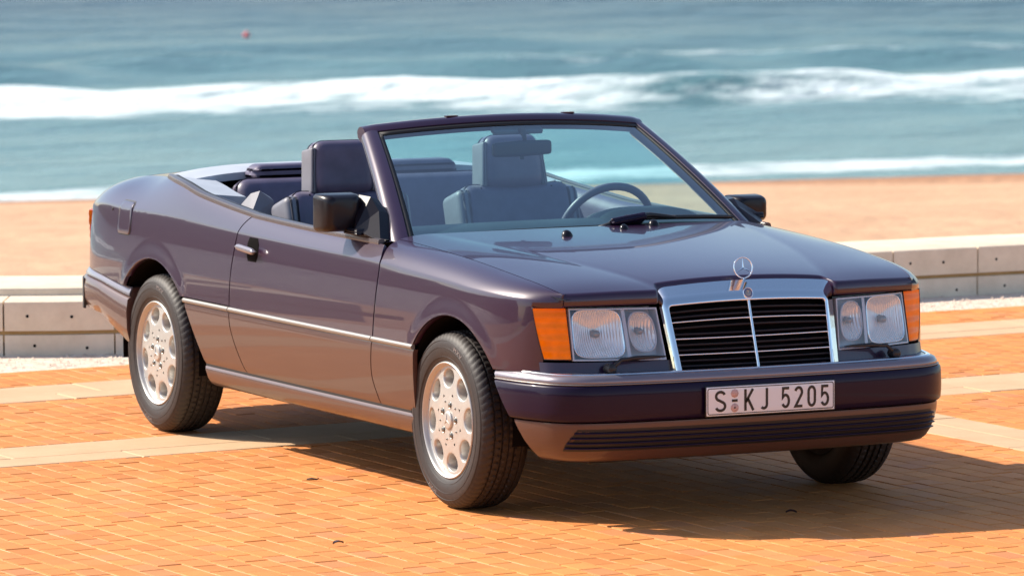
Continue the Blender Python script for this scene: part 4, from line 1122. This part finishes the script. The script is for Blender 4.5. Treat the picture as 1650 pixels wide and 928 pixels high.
# screen seal (black) around the glass
def ring_strip(inner, outer, off, name, mat, par):
    mb = MB()
    n = 30; L = []
    for v in np.linspace(0, 1, n): L.append((-1, v))
    for a in np.linspace(-1, 1, n)[1:]: L.append((a, 1))
    for v in np.linspace(1, 0, n)[1:]: L.append((1, v))
    rows = []
    for a, v in L:
        q = ws_pt(a, v, off); c = ws_pt(a*(1-inner), v-(inner*1.1 if v >= .999 else 0), off)
        rows.append([ws_pt(a, v, off-.006), q, c, ws_pt(a*(1-inner), v-(inner*1.1 if v >= .999 else 0), off-.006)])
    mb.grid(np.array(rows)); return mb.build(name, mat, par)
ring_strip(.032, 0, .004, 'screen_seal', 'seal', wso)
MB().grid(np.array([[ws_pt(a, v, .0015) for v in (0, .022, .045)] for a in np.linspace(-.99, .99, 40)])).build('screen_blackout', 'seal', wso)
# painted pillars and header swept along the edge of the glass
def frame_sec(c, out, nrm, w, d, lipw=.010):
    """closed section: out = direction away from glass in its plane, nrm = outward normal"""
    pr = [(-.004, .000), (-.002, .008), (w*.30, .012), (w*.62, .008), (w*.90, -.004), (w*1.0, -.022), (w*.96, -d*.75), (w*.72, -d), (w*.2, -d), (-.010, -d*.72), (-.012, -.010)]
    return [tuple(c+out*a+nrm*b) for a, b in pr]
def pillar(sg):
    P = []
    for v in np.linspace(-.035, 1.0, 40):
        c = ws_pt(sg, max(v, -.04)); up = ws_pt(sg, min(v+.02, 1.02))-ws_pt(sg, v-.02); up /= np.linalg.norm(up)
        out = np.array([-.45, sg*.89, 0]); out = out-up*out.dot(up); out /= np.linalg.norm(out); nrm = np.cross(up, out)*sg; 
        if nrm[0] < 0: nrm = -nrm
        P.append(frame_sec(c, out, nrm, .072-.012*v, .055))
    mb = MB().grid(np.array(P), cv=True); k = 11; mb.F.append(tuple(range(k))); mb.F.append(tuple(39*k+i for i in range(k)))
    return mb.build('windscreen_pillar', 'paint', car, sharp=40)
pil = [pillar(-1), pillar(1)]
P = []; arr = np.linspace(-1.075, 1.075, 61)
for a in arr:
    a2 = max(-1, min(1, a)); c = top_pt(a2)+np.array([-.03*max(0, abs(a)-1)*8, .548*(a-a2), -.012*max(0, abs(a)-1)*10]); out = np.array([-.83, 0, .55]); nrm = np.array([.55, 0, .83])
    P.append(frame_sec(c, out/np.linalg.norm(out), nrm/np.linalg.norm(nrm), .062, .045))
mb = MB().grid(np.array(P), cv=True); mb.F.append(tuple(range(11))); mb.F.append(tuple(60*11+i for i in range(11)))
header = mb.build('windscreen_header', 'paint', car, sharp=40)
for sy_ in (-1, 1):
    bevbox('roof_latch', (top_pt(.45*sy_)+np.array([-.040, 0, .030])), (.012, .024, .003), .002, 'paint', header, seg=2)
# inner lining of the frame
MB().grid(np.array([[tuple(top_pt(a)+np.array([-.012-.05*f, 0, -.012-.012*f])) for f in (0, .5, 1)] for a in np.linspace(-1, 1, 30)])).build('header_lining', 'leather_grey', header)
for i, sg in enumerate((-1, 1)):
    MB().grid(np.array([[tuple(ws_pt(sg, v)+np.array([-.022-.03*f, -sg*.032*(1-f*.4), -.014])) for f in (0, .5, 1)] for v in np.linspace(0, 1, 20)])).build('pillar_lining', 'leather_grey', pil[i])
# cowl between hood and glass, wiper
MB().grid(np.array([[(float(XB(y))+d, y, z0+(.012*(1-(y/.72)**2))) for d, z0 in ((.006, .912), (-.012, .902), (-.045, .893), (-.08, .890))] for y in np.linspace(-.715, .715, 40)])).build('cowl', 'black', car)
mb = MB(); tube_add(mb, [ws_pt(a, .050+.014*math.sin((a+.2)*2), .016) for a in np.linspace(.16, .95, 24)], [.004]+[.0085]*22+[.004], 8); wip = mb.build('windscreen_wiper', 'black', car)
mb = MB(); tube_add(mb, [ws_pt(.0, -.012, .012), ws_pt(.08, .01, .016), ws_pt(.2, .048, .026), ws_pt(.36, .062, .030), ws_pt(.52, .050, .024)], [.013, .014, .013, .010, .006], 8); mb.build('wiper_arm', 'black', wip)
bevbox('wiper_housing', tuple(ws_pt(.19, .028, .022)), (.035, .075, .014), .008, 'bumper', wip, rot=Matrix.Rotation(R(-28), 3, 'Y') @ Matrix.Rotation(R(8), 3, 'X'))
# ---- door mirrors
def mirror(sg):
    # lofted housing: front face smaller, tapering back edge
    dz_ = 0 if sg < 0 else -.026; kz = 1 if sg < 0 else .72
    def ringm(x, y0, y1, z0, z1, r):
        z0, z1 = (.93+(q-.93)*kz+dz_ for q in (z0, z1)); y0, y1 = (y0, y1) if sg < 0 else (y0, y1-.012)
        return [(x, sg*a, b) for a, b in rrect(y0, y1, z0, z1, r, 4)]
    secs = [ringm(.535, .815, .905, .952, 1.046, .02), ringm(.532, .803, .917, .942, 1.056, .022), ringm(.520, .790, .928, .934, 1.064, .024), ringm(.490, .780, .936, .930, 1.068, .022), ringm(.440, .778, .940, .928, 1.070, .018), ringm(.425, .780, .938, .930, 1.068, .016), ringm(.427, .788, .930, .938, 1.060, .012), ringm(.440, .790, .928, .940, 1.058, .012)]
    mb = MB().grid(np.array(secs), cv=True); n = len(secs[0]); mb.F.append(tuple(range(n)))
    mo = mb.build('door_mirror', 'gloss_black', car, sharp=35)
    mb = MB(); mb.V = [v for v in ringm(.437, .788, .930, .938, 1.060, .012)]; mb.F = [tuple(range(n))]; mb.build('mirror_glass', 'mirror', mo, smooth=False)
    # triangular sail panel on the door corner
    A = [(.715, .800, .905), (.445, .805, .906), (.475, .775, 1.062), (.545, .760, 1.058), (.600, .752, 1.010)]
    B = [(.700, .745, .900), (.445, .760, .900), (.470, .735, 1.050), (.540, .725, 1.045), (.595, .715, 1.0)]
    V = [(x, sg*y, .905+(z-.905)*(1 if sg < 0 else .62)) for x, y, z in A+B]; V.append((.585, sg*.842, .945))
    F = [(0, 1, 10), (1, 2, 10), (2, 3, 10), (3, 4, 10), (4, 0, 10)]+[(i, (i+1) % 5, 5+(i+1) % 5, 5+i) for i in range(5)]+[(9, 8, 7, 6, 5)]
    mesh('mirror_sail', V, F, 'gloss_black', mo, smooth=False)
    bevbox('mirror_foot', (.56, sg*.822, .935), (.06, .03, .012), .006, 'gloss_black', mo, seg=2)
mirror(-1); mirror(1)
# ---- wheels
RT = .317
def tread_tyre(n=360):
    prof = [(.200, -.075), (.206, -.083), (.214, -.088), (.228, -.0935), (.245, -.0965), (.262, -.0975), (.278, -.0955), (.290, -.0915), (.299, -.0855), (.3065, -.078), (.3115, -.068), (.3145, -.060)]
    tread = [(.3145, -.0575), (.308, -.056), (.308, -.051), (.3155, -.0495), (.3165, -.036), (.3165, -.029), (.308, -.0275), (.308, -.021), (.3170, -.0195), (.3172, -.006), (.309, -.0045), (.309, .0045)]
    full = prof+tread; full = full+[(r, -y) for r, y in reversed(full[:-1])]
    P = lathe(full, n); k = len(full)
    ang = np.arange(n)
    for j, (r, y) in enumerate(full):
        if r > .3118 or (.296 < r < .3118 and abs(y) > .06):
            shift = int(round(abs(y)*90))
            g = ((ang+shift) % 5) == 0
            dr = .0055 if r > .3118 else .0035
            f = np.where(g, (r-dr)/r, 1.0); P[:, j, 0] *= f; P[:, j, 2] *= f
    # sidewall rings
    return P
tyre_me = None
def wheel(x, sg, name='wheel'):
    """outer face towards -y local; sg=-1 right side, +1 left side"""
    loc = (x, sg*.7505, RT)
    # disc with eight oval windows
    mb = MB(); rO, rI = .1915, .090; n8 = 8
    def face_y(r): return -.083+.010*(r/.19)**2 + (.004 if r < .05 else 0)
    hole_c = .1500; ha, hb = .0335, .0440   # radial and tangential half sizes
    NS_ = 40
    for k in range(n8):
        a0 = 2*math.pi*k/n8
        rows = []
        for i in range(NS_):
            t = 2*math.pi*i/NS_; hr = hole_c+ha*math.cos(t); hw = hb*math.sin(t)*(1+.10*math.cos(t))
            hx, hz = hr, hw
            # outer boundary of the sector cell along the same direction
            dx, dz = math.cos(t)*ha, math.sin(t)*hb
            s_lo, s_hi = 1.0, 6.0
            def inside(s):
                px, pz = hole_c+dx*s, dz*s; r = math.hypot(px, pz); a = math.atan2(pz, px)
                return rI < r < rO and abs(a) < math.pi/n8
            for _ in range(26):
                m_ = (s_lo+s_hi)/2
                if inside(m_): s_lo = m_
                else: s_hi = m_
            ox, oz = hole_c+dx*s_lo, dz*s_lo
            col = []
            r = math.hypot(hx, hz)
            y1 = face_y(r)
            ins = lambda f: (hole_c+(hx-hole_c)*f, hz*f)
            for f, dy in ((.80, .040), (.86, .022), (.91, .010), (.955, .004), (1.0, .0008)):
                q = ins(f); col.append((*q, y1+dy))
            for f in (.12, .4, .7, 1.0):
                q = (hx+(ox-hx)*f, hz+(oz-hz)*f); col.append((*q, face_y(math.hypot(*q))))
            c, s2 = math.cos(a0), math.sin(a0)
            rows.append([(px*c-pz*s2, y, px*s2+pz*c) for px, pz, y in col])
        mb.grid(np.array(rows), cu=True)
    # centre plate
    mb.grid(lathe([(rI, face_y(rI)), (.075, face_y(.075)), (.055, face_y(.055)-.001), (.040, -.082), (.034, -.0825)], 96), cu=True)
    # rim flange, outer step and inner barrel
    mb.grid(lathe([(rO, face_y(rO)), (.1935, -.0725), (.1965, -.075), (.1985, -.082), (.2010, -.0885), (.2050, -.0905), (.2085, -.0885), (.2095, -.084), (.2075, -.078)], 96), cu=True)
    w = mb.build(name, 'alloy', car, sharp=50, merge=2e-4)
    MB().grid(lathe([(.187, -.070), (.178, -.05), (.172, .0), (.175, .05), (.19, .075), (.205, .085)], 64), cu=True).build('rim_barrel', 'alloy_in', w)
    MB().grid(lathe([(.03, .004), (.139, .004), (.141, .010), (.141, .020), (.03, .022)], 48), cu=True).build('brake_disc', 'disc', w)
    bevbox('brake_caliper', (-.115, .004, .045), (.035, .03, .06), .008, 'alloy_in', w, seg=2)
    for k in range(5):
        a = 2*math.pi*k/5; cx, cz = .056*math.cos(a), .056*math.sin(a)
        b = lathe([(.0125, -.078), (.0125, -.0835), (.0118, -.0842), (.0100, -.0825), (.0092, -.0815), (.0085, -.0868), (.0075, -.0876), (.0005, -.0878)], 18)
        b[..., 0] += cx; b[..., 2] += cz
        MB().grid(b, cu=True).build('lug_bolt', 'bolt', w, sharp=40)
        a2 = a+R(36); b = lathe([(.0036, -.082), (.0036, -.0846), (.0005, -.0847)], 10); b[..., 0] += .070*math.cos(a2); b[..., 2] += .070*math.sin(a2); MB().grid(b, cu=True).build('rivet', 'bolt', w)
    cap = MB().grid(lathe([(.0335, -.080), (.0330, -.0860), (.0310, -.0885), (.024, -.0895), (.0005, -.0905)], 40), cu=True).build('centre_cap', 'alloy', w)
    mb = MB(); star(mb, np.array([0, -.0905, 0]), np.array([1., 0, 0]), np.array([0, 0, 1.]), np.array([0, -1., 0]), .026, .0035); mb.build('cap_star', 'alloy', cap, smooth=False)
    ty = MB().grid(tread_tyre(), cu=True, cv=False).build('tyre', 'tyre', w, sharp=38)
    rg = []
    for r0, yv in ((.2265, -.0935), (.2600, -.0978), (.2845, -.0945)):
        rg.append(MB().grid(lathe([(r0-.0012, yv+.001), (r0, yv-.0010), (r0+.0012, yv+.001)], 120), cu=True).build('sidewall_rib', 'tyre', ty))
    # raised sidewall letters
    cu = bpy.data.curves.new('txt', 'FONT'); cu.body = 'MXV'; cu.size = .034; cu.align_x = 'CENTER'; cu.extrude = .0; cu.space_character = 1.15
    to = bpy.data.objects.new('txt', cu); C.objects.link(to); dg = bpy.context.evaluated_depsgraph_get(); me = bpy.data.meshes.new_from_object(to.evaluated_get(dg)); bpy.data.objects.remove(to)
    M.setdefault('tyre_letter', pmat('tyre_letter_rubber', (.24, .20, .19), .6))
    for deg in (62, 242):
        m2 = me.copy(); m2.name = 'tyre_lettering'; m2.materials.clear()
        bm = bmesh.new(); bm.from_mesh(m2); bmesh.ops.triangulate(bm, faces=bm.faces); bmesh.ops.subdivide_edges(bm, edges=bm.edges, cuts=1)
        for v in bm.verts:
            r = .2635+v.co.y*.62; a = R(deg)-v.co.x*.9/.270
            yv = float(np.interp(r, [.255, .262, .278, .290], [-.0973, -.0975, -.0955, -.0915]))-.0016
            v.co = (r*math.cos(a), yv, r*math.sin(a))
        bm.to_mesh(m2); bm.free(); link('tyre_lettering', m2, 'tyre_letter', ty)
    w.location = loc
    if sg > 0: w.rotation_euler = (0, 0, math.pi)
    return w
def copy_tree(o, parent):
    c = o.copy(); C.objects.link(c); c.parent = parent
    for ch in list(o.children): copy_tree(ch, c)
    return c
w0 = wheel(1.3575, -1)
for x, sg, rot in ((-1.3575, -1, -14), (1.3575, 1, 0), (-1.3575, 1, 0)):
    w = copy_tree(w0, car); w.location = (x, sg*.7505, RT)
    w.rotation_mode = 'XYZ'; w.rotation_euler = (0, R(rot), math.pi if sg > 0 else 0)
w0.rotation_euler = (0, R(-5), 0)
# ---- wheel wells and underside
for A, xc in ((FRONT_ARCH, 1.40), (REAR_ARCH, -1.345)):
    for sg in (-1, 1):
        rx, rz = A[2]-.004, A[3]-.006; P = []
        for t in np.linspace(R(-8), R(188), 40):
            x, z = A[0]+rx*math.cos(t), A[1]+rz*math.sin(t)
            yo = float(ysid(min(max(x, -2.2), 1.93), max(z, .45)))-.022
            P.append([(x, sg*yy_, z) for yy_ in (yo, yo-.05, .60, .50)])
        mb = MB().grid(np.array(P))
        mb.grid(np.array([[(A[0]+rx*f*math.cos(t), sg*.52, A[1]+rz*f*math.sin(t)) for f in (.02, 1)] for t in np.linspace(R(-15), R(195), 32)]))
        mb.build('wheel_well', 'void', car)
ub = MB()
ub.box((0.02, 0, .30), (1.00, .74, .045)); ub.box((1.55, 0, .42), (.50, .50, .14)); ub.box((1.42, 0, .26), (.50, .56, .052)); ub.box((-1.75, 0, .47), (.58, .50, .12)); ub.box((-.9, 0, .40), (.25, .60, .10))  # includes an unseen engine tray added to deepen the shade under the nose
ub.build('floor_pan', 'under', car, smooth=False)
bay = MB(); bay.box((1.38, 0, .64), (.50, .50, .08)); bay.box((.80, 0, .60), (.03, .74, .26)); bay.box((-1.85, 0, .72), (.46, .60, .14)); bay.build('inner_body', 'void', car, smooth=False)
tube('exhaust_pipe', [(-2.3, .35, .27), (-1.7, .35, .26), (-1.2, .25, .30), (-.4, .12, .25), (.6, .1, .25)], .028, 'under', car)
MB().box((-.60, -.66, .252), (.16, .035, .012)).build('jacking_bracket', 'under', car, smooth=False)
for xx_ in (1.3575, -1.3575): tube('axle_arm', [(xx_, -.66, .28), (xx_-.1, -.3, .27), (xx_-.1, .3, .27), (xx_, .66, .28)], .03, 'under', car)
# ---- interior
MB().box((-.2, 0, .36), (.98, .73, .012)).build('cabin_floor', 'carpet', car, smooth=False)
for sg in (-1, 1):
    P = []
    for x in np.linspace(.74, -1.30, 40):
        zt = float(DFZ(x)) if x > -.43 else float(QFZ(x)); yt = .812 if x > -.43 else float(QFY(x))
        P.append([(x, sg*(yt-.030), zt+.004), (x, sg*(yt-.05), zt+.008), (x, sg*(yt-.085), zt-.004), (x, sg*(yt-.10), zt-.05), (x, sg*(yt-.095), .62), (x, sg*(yt-.08), .38)])
    MB().grid(np.array(P)).build('door_lining', 'leather', car)
def seat(sg):
    y0 = .37*sg
    lean = Matrix.Rotation(R(-17), 3, 'Y')
    cush = bevbox('seat_cushion', (-.24, y0, .545), (.27, .255, .085), .06, 'leather', car, rot=Matrix.Rotation(R(-7), 3, 'Y'))
    def tb(v): k = 1-.10*max(0, v.z/.30); return (v.x+(.035*(abs(v.y)/.25)**2 if v.x > 0 else 0), v.y*k, v.z)
    back = bevbox('seat_back', (-.545, y0, .745), (.075, .255, .255), .055, 'leather', car, rot=lean, taper=tb)
    for s2 in (-1, 1):
        def tk(v): k = 1-.12*max(0, v.z/.30); return (v.x, v.y*k, v.z)
        bevbox('side_bolster', (-.530, y0+s2*.232, .735), (.085, .035, .245), .028, 'leather_grey', back, rot=lean)
    for ys_ in (-.168, .168):
        tube('seat_seam', [lean @ Vector((.080, ys_*(1-.10*max(0, q/.30)), q)) + Vector((-.545, y0, .745)) for q in np.linspace(-.2, .235, 10)], .0035, 'seal', back, 6)
    tube('seat_seam', [lean @ Vector((.060, q, .245-.02*(q/.2)**2)) + Vector((-.545, y0, .745)) for q in np.linspace(-.2, .2, 10)], .003, 'seal', back, 6)
    bevbox('seat_panel', (-.488, y0, .735), (.030, .165, .22), .02, 'leather', back, rot=lean)
    hr = bevbox('headrest', (-.608, y0, 1.085), (.060, .132, .108), .042, 'leather', car, rot=Matrix.Rotation(R(-10), 3, 'Y'), taper=lambda v: (v.x, v.y*(1-.14*max(0, v.z/.108)), v.z))
    for s2 in (-1, 1):
        bevbox('headrest_side', (-.608, y0+s2*.126, 1.075), (.052, .012, .090), .010, 'leather_grey', hr, rot=Matrix.Rotation(R(-10), 3, 'Y') @ Matrix.Rotation(R(s2*5), 3, 'X'))
        tube('headrest_post', [(-.60, y0+s2*.06, 1.0), (-.585, y0+s2*.06, .93)], .006, 'satin', hr)
seat(-1); seat(1)
# rear bench
bevbox('rear_cushion', (-.96, 0, .56), (.21, .60, .09), .06, 'leather', car)
for sg in (-1, 1):
    rb = bevbox('rear_seat_back', (-1.185, sg*.29, .80), (.07, .275, .215), .055, 'leather', car, rot=Matrix.Rotation(R(-18), 3, 'Y'), taper=lambda v: (v.x, v.y*(1-.06*max(0, v.z/.2)), v.z))
    bevbox('rear_headrest', (-1.300, sg*.29, 1.030), (.055, .165, .034), .026, 'leather', car, taper=lambda v: (v.x, v.y*(1-.12*max(0, v.z/.034)), v.z))
    bevbox('rear_side_trim', (-1.02, sg*.665, .845), (.14, .045, .085), .03, 'leather_grey', car, rot=Matrix.Rotation(R(12), 3, 'Y'))
    # upright pale belt guide beside the rear seat
    V = [(-.72, sg*.70, .895), (-.86, sg*.71, .905), (-.80, sg*.66, .985), (-.745, sg*.645, .998), (-.715, sg*.60, .96), (-.70, sg*.59, .89), (-.84, sg*.58, .89), (-.80, sg*.58, .97)]
    mesh('belt_guide', V, [(0, 1, 2, 3), (0, 3, 4, 5), (3, 2, 7, 4), (1, 6, 7, 2), (4, 7, 6, 5), (0, 5, 6, 1)], 'leather_grey', car, smooth=False)
# soft-top cover behind the rear seats
P = []
for x in np.linspace(-1.33, -1.72, 20):
    hw = float(np.interp(x, [-1.72, -1.6, -1.45, -1.33], [.60, .66, .69, .715])); f = (x+1.72)/.39
    P.append([(x-.02*(1-(k)**2), k*hw, 1.004+.034*(1-k**4)+.012*math.sin(math.pi*f)) for k in np.linspace(-1, 1, 31)])
mb = MB(); panel(mb, np.array(P), (0, 0, 1), .03); mb.build('soft_top_cover', 'vinyl', car)
for sg in (-1, 1):
    P = []
    for x in np.linspace(-1.36, -.92, 14):
        yo = float(QFY(x))-.035; P.append([(x, sg*(yo-d), float(QFZ(x))+.012-.10*d) for d in (0, .04, .09, .14)])
    mb = MB(); panel(mb, np.array(P), (0, 0, 1), .03); mb.build('cover_flap', 'vinyl', car)
# dash, binnacle, steering wheel
P = []
for y in np.linspace(-.70, .70, 41):
    c = 1-(y/.72)**2
    P.append([(.80+.05*c, y, .895), (.62+.06*c, y, .925+.01*c), (.50+.03*c, y, .935+.012*c), (.44+.03*c, y, .925+.012*c), (.42+.03*c, y, .895), (.45, y, .75), (.50, y, .60)])
MB().grid(np.array(P)).build('dashboard', 'dash', car)
P = []
for y in np.linspace(.17, .61, 28):
    k = 1-((y-.39)/.22)**4; P.append([(.62, y, .925), (.56, y, .935+.040*k), (.48, y, .930+.048*k), (.42, y, .925+.040*k), (.415, y, .89)])
MB().grid(np.array(P)).build('instrument_binnacle', 'dash', car)
swc = Vector((.235, .37, .868)); tl_ = R(24)
su = Vector((math.sin(tl_), 0, math.cos(tl_))); sl = Vector((0, 1, 0)); sn = Vector((-math.cos(tl_), 0, math.sin(tl_)))
mb = MB(); tube_add(mb, [swc+sl*(.192*math.cos(t))+su*(.192*math.sin(t)) for t in np.linspace(0, 2*math.pi, 48, endpoint=False)], .0155, 12, True); sw = mb.build('steering_wheel', 'leather', car)
mb = MB()
for a in (15, 165, 215, 325): tube_add(mb, [swc+sn*-.02, swc+(sl*math.cos(R(a))+su*math.sin(R(a)))*.10-sn*.012, swc+(sl*math.cos(R(a))+su*math.sin(R(a)))*.188], [.03, .022, .015], 8)
mb.build('wheel_spokes', 'dash', sw)
rotm = Matrix((sn, sl, su)).transposed()
bevbox('wheel_hub', swc, (.03, .085, .06), .02, 'dash', sw, rot=rotm)
tube('steering_column', [swc-sn*.02, swc-sn*.22], .04, 'dash', sw)
# interior mirror
im = bevbox('interior_mirror', (.262, .0, 1.197), (.016, .118, .030), .013, 'dash', car, rot=Matrix.Rotation(R(-6), 3, 'Z') @ Matrix.Rotation(R(2), 3, 'X'), taper=lambda v: (v.x, v.y, v.z*(1-.12*abs(v.y)/.118)))
tube('mirror_stalk', [(.265, .012, 1.225), (.26, .012, 1.245), (.235, .012, 1.268)], [.008, .009, .016], 'dash', im)
bevbox('mirror_tab', (.264, .0, 1.164), (.004, .008, .008), .002, 'dash', im, seg=2)
bevbox('mirror_mount', (.205, .0, 1.272), (.035, .105, .010), .007, 'leather_grey', header, rot=Matrix.Rotation(R(28), 3, 'Y'))
for sg in (): bevbox('sun_visor', (.165, sg*.32, 1.272), (.04, .17, .008), .006, 'leather_grey', header, rot=Matrix.Rotation(R(14), 3, 'Y'), seg=2)
